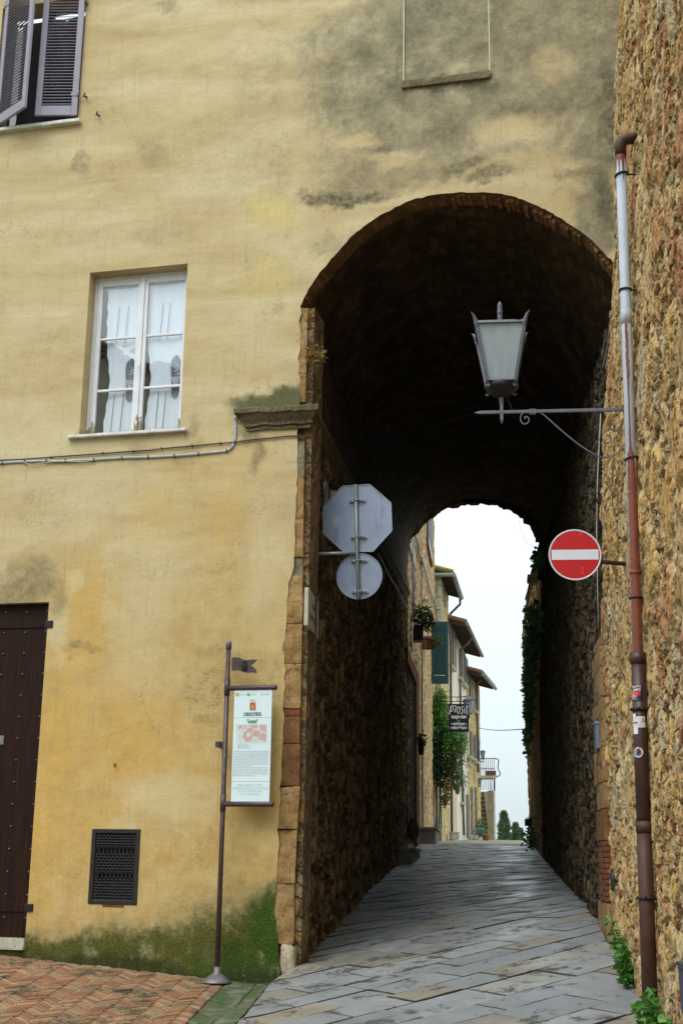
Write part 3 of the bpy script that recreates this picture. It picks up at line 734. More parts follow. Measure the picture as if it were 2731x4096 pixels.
# the far mouth: its own arch, standing a little askew to the lane
FA, FB = L0+AX*LEN, R0+AX*(LEN-SKEW); FD = Vector((FB.x-FA.x, FB.y-FA.y, 0)).normalized(); FN = Vector((-FD.y, FD.x, 0))
FAR = [pl(x, y, FA, FN) for x, y in spl([(1629,2205),(1640,2165),(1660,2130),(1690,2094),(1725,2062),(1760,2042),(1805,2026),(1855,2015),(1906,2011),(1960,2013),(2010,2022),(2050,2036),(2080,2051),(2115,2077),(2145,2106),(2166,2138),(2180,2180),(2186,2240)], 4)]
fc = [0]
for a, b in zip(FAR, FAR[1:]): fc.append(fc[-1]+(b-a).length)
def farp(f):
    d = f*fc[-1]
    for k in range(len(fc)-1):
        if d <= fc[k+1]+1e-9: return FAR[k].lerp(FAR[k+1], (d-fc[k])/max(1e-9, fc[k+1]-fc[k]))
    return FAR[-1]
nA = len(VP_)-6; aA = arc[4:4+nA]
FP_ = [FAR[0]+Vector((0,0,VP_[k].z-VP_[4].z)) for k in range(4)] + [farp((q-aA[0])/(aA[-1]-aA[0])) for q in aA] + [FAR[-1]-Vector((0,0,.5)), FAR[-1]-Vector((0,0,1.2))]
for i in range(ns+1):
    for k, p in enumerate(VP_):
        q = p.lerp(FP_[k], i/ns); q.y += .10 if i == 0 else 0.0
        e = (noise.noise(q*1.3)*.05 + noise.noise(q*5)*.018)*(1-max(0, i/ns-.8)/.2)
        vs.append(q + Vector((0, 0, e)) + NR*e*.4)
w = len(VP_); b = mb.add(vs, [(j*w+i, j*w+i+1, (j+1)*w+i+1, (j+1)*w+i) for j in range(ns) for i in range(w-1)], True)
for i in range(ns+1):
    for k in range(w): mb.uv[b+i*w+k] = (i/ns*LEN, arc[k])
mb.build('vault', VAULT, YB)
# ring of rough bricks just inside the mouth of the arch, set behind the stucco
ring = [fy(x, y) for x, y in spl(ARCH, 3)]; mb = MB(); rr = random.Random(8)
tot = 0; i = 3
RB = cutstone('arch_brick', (.16,.065,.03), (.27,.13,.06), (.38,.25,.14))
cum = [0]
for a, b in zip(ring, ring[1:]): cum.append(cum[-1]+(b-a).length)
def ringp(d):
    for k in range(len(cum)-1):
        if cum[k] <= d <= cum[k+1]: return ring[k].lerp(ring[k+1], (d-cum[k])/max(1e-6, cum[k+1]-cum[k]))
    return ring[-1]
d = .12
while d < cum[-1]-.1:
    wd = rr.uniform(.055, .075); a, b = ringp(d), ringp(d+wd-.010); t = (b-a).normalized(); n = Vector((t.z, 0, -t.x)); dr = rr.uniform(-.02, .012) if d < cum[-1]*.5 else rr.uniform(-.02, .05)+.05*(d/cum[-1]-.5)
    mb.frame_box(a - n*.14 + n*.0 + Vector((0, .05+rr.uniform(0, .06), 0)), b-a, Vector((0, .26, 0)), n*(.14+dr)); d += wd
mb.build('arch_ring', RB, YB, .006, 1)
# far end of the passage
fo = AX*LEN + Vector((0,0,LEN*RISE)); po = [((p-FA).dot(FD), p.z) for p in FP_[:-1]]
x0, x1, zq = po[0][0], po[-1][0], po[0][1]
lp = [(x0-5, zq-12), (x0-.01, zq-12)] + [(x+rnd.gauss(0,.008), z-.02+rnd.gauss(0,.008)) for x, z in po] + [(x1+4, po[-1][1]), (x1+4, zq+6.5), (x0-5, zq+6.5)]
m2 = MB(); plate([lp], -.3, .03, m2)
m2.v = [Vector((FA.x, FA.y, 0)) + FD*v.x + FN*v.y + Vector((0,0,v.z)) for v in m2.v]; m2.build('portal_wall', RUB_T, YB)

# blind window above the arch: sunk panel and its worn sill
mb = MB(); mb.quad((PN['l']-.05, .028, PB-.05), (PN['r']+.05, .028, PB-.05), (PN['r']+.05, .028, topz), (PN['l']-.05, .028, topz)); bw = mb.build('blind_window', STUCCO, YB)
mb = MB(); vs = []
q = [Vector((PN['l']-.03, -.045, PB-.10)), Vector((PN['r']+.03, -.045, PB-.10)), Vector((PN['r']+.03, -.045, PB+.0)), Vector((PN['l']-.03, -.045, PB+.0))]
stone_block(mb, q, (0, .10, 0), .02, 31., .04, .03); mb.build('sill', CORN, bw)
mb = MB(); PL_ = simple('plaster_edge', (.6,.56,.45), .9)
for x in (PN['l'], PN['r']): mb.box((x-.007, -.003, PB+.02), (x+.007, .03, topz-.1))
mb.build('frame', PL_, bw)

# ---- lower window: two casements of three panes, curtain with a lace bunch of grapes
yF = .20
wi = MB(); wi.box((xl-.06, yF+.3, zb-.1), (xr+.06, yF+.34, zt+.1)); win = wi.build('window', DARKROOM, YB)
fr = MB(); jam = .055
fr.box((xl-.02, yF, zb-.02), (xl+jam, yF+.06, zt+.02)); fr.box((xr-jam*.7, yF, zb-.02), (xr+.02, yF+.06, zt+.02)); fr.box((xl+jam, yF, zt-.05), (xr-jam*.7, yF+.06, zt+.02)); fr.box((xl+jam, yF, zb-.02), (xr-jam*.7, yF+.06, zb+.03))
fr.build('frame', PEEL, win, .006)
xm = (xl+xr)/2+.01; zA, zB = fy(430,1332).z, fy(430,1540).z
PAN = MB()
for a, b in ((xl+jam+.004, xm-.012), (xm+.012, xr-jam*.7-.004)):
    cs = MB(); y0, y1 = yF-.015, yF+.035; st = .06; lo, hi = zb+.034, zt-.054
    cs.box((a, y0, lo), (a+st, y1, hi)); cs.box((b-st, y0, lo), (b, y1, hi)); cs.box((a+st, y0, hi-.085), (b-st, y1, hi)); cs.box((a+st, y0, lo), (b-st, y1, lo+.05))
    for z in (zA, zB): cs.box((a+st, y0+.006, z-.017), (b-st, y1-.006, z+.017))
    c_ = cs.build('casement', PEEL, win, .006)
    pn = MB()
    for lo2, hi2 in ((lo+.05, zB-.017), (zB+.017, zA-.017), (zA+.017, hi-.085)):
        pn.quad((a+st, y0+.025, lo2), (b-st, y0+.025, lo2), (b-st, y0+.025, hi2), (a+st, y0+.025, hi2))
    pn.build('pane', PANE, c_)
mb = MB(); mb.box((xm-.022, yF-.035, zb+.034), (xm+.022, yF-.016, zt-.054)); mb.tube([(xm, yF-.04, zA-.42), (xm, yF-.055, zA-.42), (xm+.012, yF-.06, zA-.47)], .009, 8); mb.build('meeting_bar', PEEL, win, .006)
def curt(a, b, sx, seed):
    rr = random.Random(seed)
    def fn(u, v):
        z = zb+.02+(zt-.17-zb)*v
        lft = a + (b-a)*u
        sc_ = abs(math.sin(v*math.pi*9))*.022
        pull = .07*math.exp(-((v-.36)/.2)**2)
        x = a+(sc_*.7+pull+.04*(1-v))*(1-u)+(b-a)*u
        return (x, yF+.065+.006*math.sin(u*9+seed+v*2)+.003*math.sin(u*23), z)
    return fn
CUR = []
for a, b, k in ((xl+.15, xm-.005, 1), (xm+.03, xr-.02, 2)): mb = MB(); mb.grid(curt(a, b, 1, k), 40, 60, True); CUR.append(mb.build('curtain', CURT, win))
for ci, (cx, w_) in enumerate( ((xl+(xm-xl)*.80, .15), (xm+(xr-xm)*.72, .14))):
    mb = MB(); th = MB(); zc = zB+.15; pts = []
    for k in range(26):
        a = k/26*2*math.pi; r_ = 1+.22*math.sin(3*a+.7)
        pts.append((cx+w_*.52*r_*math.cos(a), yF+.050, zc+.33*math.sin(a)*(1+.1*math.cos(2*a))))
    mb.prism(pts, (0,.003,0))
    for r in range(4):
        for c in range(4-r): th.lathe([(.017, 0), (.017, .002)], (cx-.05+c*.034+r*.017, yF+.049, zc-.02-r*.034), 10, (0,-1,0))
    for k in range(5):
        a = R(-20+k*55); th.prism([(cx+.03, yF+.049, zc+.09), (cx+.03+.035*math.cos(a-.3), yF+.049, zc+.09+.035*math.sin(a-.3)), (cx+.03+.075*math.cos(a), yF+.049, zc+.09+.075*math.sin(a)), (cx+.03+.035*math.cos(a+.3), yF+.049, zc+.09+.035*math.sin(a+.3))], (0,-.002,0))
    th.tube([(cx+.03*math.sin(k*.9), yF+.047, zc-.3+k*.045) for k in range(14)], .004, 5)
    mb.build('lace_motif', LACE, CUR[ci]); th.build('lace_thread', THREAD, CUR[ci])
for x in (xl+.32, xl+.45, xm+.24, xm+.34, xr-.12):
    for sgz in (0, 1):
        hs = MB(); z = zb+.1 if sgz == 0 else zA-.05
        for k in range(34): hs.box((x-.006+.0007*k, yF+.050, z+k*.0155), (x+.006+.0007*k, yF+.053, z+k*.0155+.008))
        hs.build('hemstitch', LACE, CUR[0 if x < xm else 1])
mb = MB(); p, q = fy(270,1748,-.06), fy(744,1722,-.06); zsill = (p.z+q.z)/2
mb.box((p.x, -.075, zsill-.012), (q.x, yF+.02, zsill+.030)); mb.build('sill', SILLM, win, .010)

# ---- upper window with louvred shutters
sx0, sx1, sb = SH['l'], SH['r'], SH['b']; st_ = sb+2.0
wi = MB(); wi.box((sx0-.1, .55, sb-.1), (sx1+.1, .6, st_+.1)); w2 = wi.build('shuttered_window', DARKROOM, YB)
mb = MB(); GREENF = simple('dark_window_frame', (.035,.05,.06), .45)
mb.box((sx0, .2, sb), (sx0+.1, .26, st_)); mb.box((sx1-.1, .2, sb), (sx1, .26, st_)); mb.box(((sx0+sx1)/2-.06, .2, sb), ((sx0+sx1)/2+.06, .26, st_)); mb.box((sx0, .2, sb), (sx1, .26, sb+.07)); mb.build('frame', GREENF, w2)
mb = MB()
for a, b in ((sx0+.1, (sx0+sx1)/2-.06), ((sx0+sx1)/2+.06, sx1-.1)): mb.quad((a, .23, sb+.07), (b, .23, sb+.07), (b, .23, st_), (a, .23, st_))
mb.build('pane', PANE, w2)
mb = MB(); zz = fy(150,498,-.07).z; mb.box((sx0-.5, -.09, zz-.035), (fy(318,480,-.08).x, .2, zz+.018)); mb.build('sill', SILLM, w2, .008)
def shutter(hinge, u, wdt, zlo, zhi):
    """a louvred leaf from its hinge line along the horizontal direction u"""
    u = Vector(u).normalized(); n = u.cross(Vector((0,0,1))).normalized()
    if n.y > 0: n = -n
    h = Vector((hinge[0], hinge[1], 0)); T = .042; S = .085; Z = lambda z: Vector((0,0,z))
    mb = MB()
    for a, b, z1, z2 in ((0, S, zlo, zhi), (wdt-S, wdt, zlo, zhi), (S, wdt-S, zlo, zlo+.15), (S, wdt-S, zhi-.1, zhi)):
        mb.frame_box(h+u*a+Z(z1)-n*T/2, u*(b-a), n*T, Z(z2-z1))
    leaf = mb.build('shutter', SHUT, w2, .006)
    sl = MB(); z = zlo+.165
    while z < zhi-.11:
        sl.frame_box(h+u*(S-.004)+Z(z)+n*.016, u*(wdt-2*S+.008), -n*.040+Z(.034), n*.006+Z(.007)); z += .048
    sl.build('slats', SHUT, leaf)
    for zq in (zlo+.28, zhi-.3):
        hg = MB(); hg.tube([h+Z(zq)+n*.03, h+Z(zq+.10)+n*.03], .012, 8); hg.frame_box(h+u*.0+Z(zq+.02)+n*.022, u*.10, n*.006, Z(.05)); hg.build('hinge', SHUT, leaf)
    return leaf
zlo, zhi = fy(240,470,-.05).z, st_+.25
hr = fy(322,300,-.03).x; tip = cd(118,250, (fy(118,250,-.19)-CAM).dot(HF))
pr = Vector((hr, -.04)); 
def leaf_to(hx, px, py, Y):                      # direction of a leaf whose free edge stands at depth Y
    p = fy(px, py, Y); return Vector((p.x-hx, p.y+.04, 0))
v = leaf_to(hr, 158, 250, -.16); shutter((hr, -.04), v, v.length, zlo, zhi)
hl = fy(10,250,-.03).x; v = leaf_to(hl, 118, 250, -.42); shutter((hl, -.04), v, v.length, zlo-.02, zhi)
for px, py in ((398,468), (348,395), (352,22)):
    mb = MB(); p = fy(px, py); mb.tube([p+Vector((0,.02,0)), p+Vector((0,-.10,0))], .008, 6); mb.frame_box(p+Vector((-.01,-.10,-.035)), (.02,0,.01), (0,.012,0), (.012,0,.06))
    mb.frame_box(p+Vector((.0,-.085,-.02)), (.045,0,-.02), (0,.012,0), (.008,0,.018)); mb.build('shutter_catch', IRON, w2)

# ---- studded door at the left
mb = MB(); mb.box((-5.6, .10, dbot), (DR-.002, .16, dtop-.004)); door = mb.build('door', DOOR, YB)
mb = MB(); zz1 = fy(100,2495,.08).z; zz2 = fy(60,3628,.08).z
for z, h in ((zz1, .11), (zz2, .11)): mb.box((-5.6, .086, z-h/2), (DR-.004, .099, z+h/2))
mb.box((DR-.09, .078, dbot+.02), (DR-.006, .0985, dtop-.03))
mb.build('strap', DOOR, door, .004)
for z in (zz1-.03, zz2):
    mb = MB(); mb.box((DR-.03, -.02, z-.045), (DR+.075, .075, z+.045)); mb.build('pintle', IRON, door, .008)
STUD = simple('worn_stud_iron', (.10,.095,.10), .45, .7, .4, 20)
for i in range(15):
    z = dtop-.10-i*.265
    for dx in (-.05, -.34, -.63, -.92):
        y = .077 if dx == -.05 else (.099 if abs(z-zz1) > .06 and abs(z-zz2) > .06 else .084)
        mb = MB(); mb.lathe([(.017, 0), (.015, .008), (.008, .014), (0, .016)], (DR+dx, y, z), 8, (0,-1,0)); mb.build('stud', STUD, door)
mb = MB(); p = fy(8,2960,.09); mb.box((p.x-.12, .092, p.z-.055), (p.x+.025, .0995, p.z+.055)); mb.build('paper_notice', simple('torn_paper', (.20,.18,.17), .9, 0, .6, 60), door)
mb = MB(); q = [Vector((-5.6, -.06, dbot-.13)), Vector((DR+.02, -.06, dbot-.13)), Vector((DR+.02, -.06, dbot-.002)), Vector((-5.6, -.06, dbot-.002))]
stone_block(mb, q, (0,.3,0), .012, 5., .05, .02); mb.build('threshold', PALESTONE, door)

mb = MB(); p = fy(462,3060); mb.tube([p+Vector((0,.02,0)), p+Vector((0,-.04,0)), p+Vector((.02,-.05,.015)), p+Vector((.03,-.05,-.015)), p+Vector((.005,-.05,-.03))], .006, 6); mb.build('hook', IRON, YB)
# ---- cast vent grate
mb = MB(); mb.box((vl-.01, .22, VB.z-.01), (vr+.01, .24, VT.z+.01)); vent = mb.build('vent_grate', DARKROOM, YB)
mb = MB(); y0, y1 = -.012, .035; fw = .05
GIRON = simple('cast_black_iron', (.022,.02,.021), .5, .3, .4, 20, .4)
mb.box((vl-.004, y0, VB.z), (vl+fw, y1, VT.z)); mb.box((vr-fw, y0, VB.z), (vr+.004, y1, VT.z)); mb.box((vl+fw, y0, VT.z-fw), (vr-fw, y1, VT.z)); mb.box((vl+fw, y0, VB.z), (vr-fw, y1, VB.z+fw))
mb.build('frame', GIRON, vent, .006)
gl = MB(); a, b, c, d = vl+fw, vr-fw, VB.z+fw, VT.z-fw; H_ = d-c
cols_ = 10
def hexrow(zz, hh, off):
    for k in range(cols_+off):
        x = a + (b-a)*(k+.5-off*.5)/cols_; w_ = (b-a)/cols_*.5
        pts = [(x-w_, .012, zz+hh*.5), (x-w_*.35, .004, zz+hh), (x+w_*.35, .004, zz+hh), (x+w_, .012, zz+hh*.5), (x+w_*.35, .004, zz), (x-w_*.35, .004, zz), (x-w_, .012, zz+hh*.5)]
        pts = [(min(max(q[0], a), b),)+q[1:] for q in pts]
        gl.tube(pts, .0062, 5)
bands = [(.0, .30, 7, .0), (.30, .42, 0, 1), (.42, .68, 6, 0), (.68, .80, 0, 1), (.80, 1.0, 5, 0)]
for f0, f1, n, tall in bands:
    z_0, z_1 = c+H_*f0, c+H_*f1
    if tall:
        for k in range(cols_):
            x = a+(b-a)*(k+.5)/cols_; w_ = (b-a)/cols_*.42; zz = (z_0+z_1)/2; hh = (z_1-z_0)/2
            gl.tube([(x+w_*math.cos(t*.5236), .006, zz+hh*math.sin(t*.5236)) for t in range(13)], .006, 5)
    else:
        for r in range(n): hexrow(z_0+(z_1-z_0)*r/n, (z_1-z_0)/n, r % 2)
gl.build('grille', GIRON, vent)
mb = MB(); mb.box((vl+.18, -.006, VB.z-.03), (vr-.16, .05, VB.z-.002)); mb.build('brick_edge', JBRICK, vent, .005)
# ---------------------------------------------------------------- the right-hand stone wall
def proj(P):
    v = Vector(P)-CAM; q = v.dot(CF); return 1365.5+FPX*v.dot(CR)/q, 2048-FPX*v.dot(CU)/q
def vz(x, y, py):                                 # height on a plumb line that shows at photo row py
    lo, hi = -3.0, 25.0
    for _ in range(50):
        m = (lo+hi)/2
        if proj((x, y, m))[1] > py: lo = m
        else: hi = m
    return lo
OFF = sorted([(fy(x, y).z, fy(x, y).x-R0.x) for x, y in ((2450,3774),(2413,2540),(2404,2000),(2428,1500),(2462,1050),(2456,400),(2496,0))]); OFF = [(-2, 0)] + [(z, max(0, o)) for z, o in OFF] + [(14.5, OFF[-1][1]+.1)]
def wall_off(s, z):
    b = 1 if s >= 0 else max(.3, 1+s*.13)
    return interp(OFF, z)*b
def rwall(s, z, o=0): p = R0 + AX*s + NR*(o-wall_off(s, z)); return Vector((p.x, p.y, z))
SW = empty('stone_wall', R0 + AX*-3, 'rough ochre rubble wall along the right side with a drainpipe', 'wall')
mb = MB()
mb.grid(lambda a, b: rwall(.12-8.5*a**.85, -.9+14.3*b), 250, 560); mb.build('wall', RUB_R, SW)
mb = MB(); mb.grid(lambda a, b: rwall(-8.37, -.9+14.3*b)-NR*(2.5*a), 50, 200); mb.build('wall_end', RUB_R, SW)
zr_ = VP_[-1].z
RUB_M = rubble('shaded_ochre_rubble', [(.26,.19,.10), (.20,.135,.065), (.31,.24,.15), (.17,.12,.07), (.27,.2,.12), (.21,.17,.12)], (.22,.175,.115), 3.4, .11, .9, shade_mix=((.05,.04,.028), .2, .75))  # darker copy of the outer rubble, with the passage's shade in its colour
def inner(a, b):
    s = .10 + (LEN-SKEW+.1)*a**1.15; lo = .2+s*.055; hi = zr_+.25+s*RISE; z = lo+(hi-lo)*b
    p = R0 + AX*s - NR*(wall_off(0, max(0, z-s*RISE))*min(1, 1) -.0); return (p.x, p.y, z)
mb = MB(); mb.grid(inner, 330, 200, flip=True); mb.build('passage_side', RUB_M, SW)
JB = [(2545,2576,0,.9), (2578,2660,0,1.25), (2664,2781,0,.95), (2785,2874,0,1.3), (2876,2982,0,1.0), (2984,3122,1,1.3), (3126,3230,0,.95), (3233,3360,2,1.2)]
JB += [(3364+i*22.5, 3364+i*22.5+19.5, 3, 1.0+.25*(i % 2)) for i in range(11)] + [(3614,3772,0,1.25)]
for a, b, k, ln in JB:
    xa, xb = interp([(2540,2413),(3774,2450)], a), interp([(2540,2413),(3774,2450)], b)
    z1, z2 = fy(xb, b).z, fy(xa, a).z
    q = [rwall(.02, z1, .05), rwall(.02+ln, z1+ln*.0, .05), rwall(.02+ln, z2, .05), rwall(.02, z2, .05)]
    q = [q[1], q[0], q[3], q[2]]; mb = MB(); stone_block(mb, q, -NR*.12, .018 if k != 3 else .006, a*.1, .04 if k != 3 else .05)
    mb.build('jamb_block', [JAMB, QUOIN, QUOIN_RED, JBRICK][k], SW)
mb = MB(); p = rw(2451, 3518, .03); mb.lathe([(.11, 0), (.11, .02), (.09, .026), (0, .027)], p, 20, NR); mb.build('round_cover', simple('slate_cover', (.04,.045,.055), .5, .3), SW)

# ---- letterbox on the jamb
BLUEM = simple('grey_blue_enamel', (.16,.20,.26), .4, 0, .15, 8)
p = rwall(.52, fy(2400,2982).z-.0, .035); LBX = empty('letterbox', p, 'small grey blue metal letterbox on the stone jamb of the passage', 'letterbox')
hh = fy(2400,2872).z - p.z
mb = MB(); mb.frame_box(p-AX*.15, AX*.30, NR*.05, (0,0,hh*.86)); mb.build('body', BLUEM, LBX, .006)
mb = MB(); mb.frame_box(p-AX*.155+Vector((0,0,hh*.87)), AX*.31, NR*.06, (0,0,hh*.14)); mb.build('lid', BLUEM, LBX, .012)
mb = MB(); mb.lathe([(.010, 0), (.010, .006), (0, .006)], p+NR*.05+Vector((0,0,hh*.4)), 8, NR); mb.build('lock', IRON, LBX)

# ---- drainpipe
def rustpipe(name, a, b, lo, hi, soft=.12):
    t = NT(name); p = t.obj(); n = t.noise(t.scale(p, (1,1,.22)), 13, 6, .68); z = t.sep(p)[2]
    f = t.map(t.math('ADD', n, t.map(z, lo, hi, 0, .34, False)), .68, .72)
    c = t.mix(f, t.mix(t.map(t.noise(p, 4, 5), .35, .7, 0, .5), a, tuple(x*.75 for x in a)), t.mix(t.map(t.noise(p, 30, 5), .4, .7), b, tuple(x*.55 for x in b)))
    return t.fin(c, .5, t.bump(t.math('ADD', n, f), .3, .004))
GPIPE = rustpipe('grey_pipe_paint', (.42,.455,.53), (.22,.06,.025), 30, 40)
RPIPE = simple('red_brown_pipe_paint', (.20,.045,.016), .5, 0, .3, 9, .2, dirt=(.09,.03,.015))
BPIPE = simple('dark_brown_pipe', (.06,.027,.022), .42, .1, .35, 7, .15, dirt=(.03,.02,.02))
WPIPE = simple('old_rusty_pipe', (.075,.03,.018), .6, .2, .4, 8, .3, dirt=(.035,.02,.015))
pb = rw(2598, 4062, .09); PX, PY_ = pb.x, pb.y
DP = empty('drainpipe', (PX, PY_, gz(PX, PY_)), 'tall drainpipe against the rubble wall, grey above and rusty brown below, with stickers', 'drainpipe')
Z = lambda py: vz(PX, PY_, py)
def pipe(y1, y2, r, name, mat, dx=0):
    m_ = MB(); m_.tube([(PX+dx, PY_, Z(y1)), (PX+dx, PY_, (Z(y1)+Z(y2))/2), (PX+dx, PY_, Z(y2))], r, 20); return m_.build(name, mat, DP)
rU, rL = .046, .060
pipe(4075, 3300, rL, 'lower_pipe', WPIPE); pipe(3320, 2618, rL*.97, 'middle_pipe', BPIPE); pipe(2625, 580, rU, 'upper_pipe', GPIPE)
pipe(2655, 2612, rL*1.08, 'socket', BPIPE); pipe(3330, 3285, rL*1.1, 'socket', WPIPE); pipe(1300, 1240, rU*1.06, 'socket', GPIPE); pipe(2300,2285, rU*1.08, 'socket', RPIPE)
# broad worn stripe of red undercoat that follows the pipe's front
m_ = MB(); vd = Vector((CAM.x-PX, CAM.y-PY_, 0)).normalized(); sd = Vector((-vd.y, vd.x, 0)); rr = random.Random(2)
rows = []
for k in range(150):
    y = 1262 + (2616-1262)*k/149; z = Z(y)
    wv = interp([(1262,.02),(1300,.26),(1500,.30),(1560,.16),(1700,.14),(1790,.2),(1830,.6),(1900,.8),(2000,.85),(2280,.9),(2616,.92)], y); c0 = interp([(1262,-.1),(1500,-.05),(1750,-.1),(1900,0),(2616,.02)], y)
    a0, a1 = c0-wv*(1+rr.gauss(0,.12)), c0+wv*(1+rr.gauss(0,.12)); row = []
    for j in range(7):
        a = a0+(a1-a0)*j/6; d = vd*math.cos(a)+sd*math.sin(a); row.append(Vector((PX, PY_, z))+d*(rU+.0025))
    rows.append(row)
m_.add([q for r_ in rows for q in r_], [(k*7+j, k*7+j+1, k*7+8+j, k*7+7+j) for k in range(149) for j in range(6)], True)
m_.build('rust_stripe', RPIPE, DP)
m_ = MB(); ze = Z(580); wx = -NR
m_.tube([(PX,PY_,ze-.12), (PX,PY_,ze+.0), Vector((PX,PY_,ze+.03))+wx*.015, Vector((PX,PY_,ze+.05))+wx*.06, Vector((PX,PY_,ze+.055))+wx*.26], rU*1.12, 18); m_.build('elbow', WPIPE, DP)
m_ = MB()
for k in range(7):
    a = -1.1+k*.37; L_ = [.18,.06,.22,.09,.30,.07,.16][k]; d0 = vd*math.cos(a)+sd*math.sin(a); q = Vector((PX,PY_,ze-.11))+d0*(rU+.003)
    t_ = vd*-math.sin(a)+sd*math.cos(a); m_.add([q-t_*.014, q-Vector((0,0,L_)), q+t_*.014], [(0,1,2)])
m_.build('rust_streaks', RPIPE, DP)
for i, (y, r_) in enumerate(((702, rU), (1163, rU), (1836, rU), (2393, rU), (2838, rL), (3592, rL))):
    m_ = MB(); z = Z(y); tl = .012 if i in (0, 2) else 0
    m_.tube([Vector((PX,PY_,z)) + (vd*math.cos(k*.3142)+sd*math.sin(k*.3142))*(r_+.007)+Vector((0,0,tl*math.sin(k*.3142))) for k in range(21)], .009 if i < 4 else .014, 8)
    m_.tube([Vector((PX,PY_,z)) - NR*r_, Vector((PX,PY_,z)) - NR*.5], .008, 6); m_.build('bracket', IRON, DP)
# stickers curved round the pipe
def sticker(y1, y2, a0, a1, mat, parent, name='sticker', o=.003, r=None):
    m_ = MB(); r = (r or rL*.97)+o
    m_.grid(lambda u, v: Vector((PX, PY_, Z(y2)+(Z(y1)-Z(y2))*v)) + (vd*math.cos(a0+(a1-a0)*u)+sd*math.sin(a0+(a1-a0)*u))*r, 10, 2, True)
    return m_.build(name, mat, parent)
SBLK = simple('sticker_black', (.012,.013,.02), .35); SRED = simple('sticker_red', (.55,.025,.03), .4); SWHT = simple('sticker_white', (.72,.70,.74), .4, 0, .05); SBLU = simple('sticker_blue', (.05,.22,.5), .4); SPNK = simple('sticker_pale', (.66,.60,.63), .45, 0, .1)
s1 = sticker(2742, 2806, -1.15, .38, SBLK, DP); s1['label'] = 'black football club sticker with a red badge'
def curved_text(txt, size, y, a, sx, par, mat, name, sp=1.0, o=.0045):
    m_ = MB(); text_mesh(txt, size, (0,0,0), (1,0,0), (0,1,0), m_, 0, sx, 0, 'CENTER', .0006, sp)
    r = rL*.97+o; z = Z(y)
    m_.v = [Vector((PX,PY_,z+q.y)) + (vd*math.cos(a+q.x/r)+sd*math.sin(a+q.x/r))*r for q in m_.v]; return m_.build(name, mat, par)
curved_text('GRUPPO', .026, 2754, -.40, .82, s1, SWHT, 'lettering'); curved_text('SAMPEI', .026, 2766, -.38, .86, s1, SWHT, 'lettering')
sticker(2767, 2785, -1.15, .12, SRED, s1, 'red_panel', .004)
m_ = MB(); r = rL*.97+.0052; z = Z(2784)
m_.add([Vector((PX,PY_,z+.028*math.sin(k*.3491))) + (vd*math.cos(-.72+.42*math.cos(k*.3491))+sd*math.sin(-.72+.42*math.cos(k*.3491)))*r for k in range(18)], [tuple(range(18))]); m_.build('round_badge', SRED, s1)
m_ = MB(); r = rL*.97+.006; m_.tube([Vector((PX,PY_,z+.029*math.sin(k*.3491))) + (vd*math.cos(-.72+.43*math.cos(k*.3491))+sd*math.sin(-.72+.43*math.cos(k*.3491)))*r for k in range(19)], .0016, 4, False); m_.build('badge_ring', SWHT, s1)
curved_text('1', .022, 2782, -.72, .9, s1, SWHT, 'lettering', o=.0066); curved_text('FCN', .022, 2791, -.74, .7, s1, SWHT, 'lettering', o=.0066)
sticker(2798, 2803, -.95, -.2, SBLU, s1, 'blue_strip', .004)
s2 = sticker(2868, 2913, -1.2, .62, SPNK, DP); s2['label'] = 'pale sticker with a small figure'; curved_text('ema', .03, 2897, -.72, .9, s2, SBLK, 'lettering')
m_ = MB(); r = rL*.97+.0045; z = Z(2893)
for pts in ([(-.02,-.035),(.045,-.035),(.035,.0),(.022,.012),(.018,.022),(.006,.022),(.004,.012),(-.01,.0)], [(.006,.024),(.018,.024),(.018,.038),(.006,.038)]):
    m_.add([Vector((PX,PY_,z+b)) + (vd*math.cos(.18+a/.06)+sd*math.sin(.18+a/.06))*r for a, b in pts], [tuple(range(len(pts)))])
m_.build('figure', simple('sticker_brown', (.35,.24,.2), .5), s2)
s3 = sticker(2913, 2938, -1.1, -.35, SWHT, DP); s3['label'] = 'small white sticker with grey print'
s4 = sticker(2856, 2869, -1.2, -.62, SWHT, DP); s4['label'] = 'rounded white sticker'
def disc(y, a, rad, mat, par, name, o, sx=1.0):
    m_ = MB(); r = rL*.97+o; z = Z(y); m_.add([Vector((PX,PY_,z+rad*math.sin(k*.2618))) + (vd*math.cos(a+rad*sx/r*math.cos(k*.2618))+sd*math.sin(a+rad*sx/r*math.cos(k*.2618)))*r for k in range(24)], [tuple(range(24))]); return m_.build(name, mat, par)
s5 = disc(3011, -.45, .041, SWHT, DP, 'sticker', .003); s5['label'] = 'round white sticker with a blue and red ring'
m_ = MB(); m2 = MB(); r = rL*.97+.0045; z = Z(3011)
for mm, t0, t1 in ((m_, 1.6, 5.2), (m2, -1.0, 1.5)):
    rows = []
    for k in range(13):
        t = t0+(t1-t0)*k/12
        for q in (.019, .031): rows.append(Vector((PX,PY_,z+q*math.sin(t))) + (vd*math.cos(-.45+q/r*math.cos(t))+sd*math.sin(-.45+q/r*math.cos(t)))*r)
    mm.add(rows, [(2*k, 2*k+1, 2*k+3, 2*k+2) for k in range(12)])
m_.build('blue_arc', SBLU, s5); m2.build('red_arc', SRED, s5)

# the pipe leans a little with the wall
_t, _b = proj((PX, PY_, Z(620))), proj((PX, PY_, Z(3900))); kx = ((PX-CAM.x)**2+(PY_-CAM.y)**2)**.5/FPX
lb, lt = (2594-_b[0])*kx, (2482-_t[0])*kx; zb_, zt_ = Z(3900), Z(620); og_ = origin(DP)
def lean(o):
    for v in o.data.vertices:
        f = (v.co.z+og_.z-zb_)/(zt_-zb_); v.co.x += lb+(lt-lb)*f
    for c in o.children: lean(c)
for c in DP.children: lean(c)
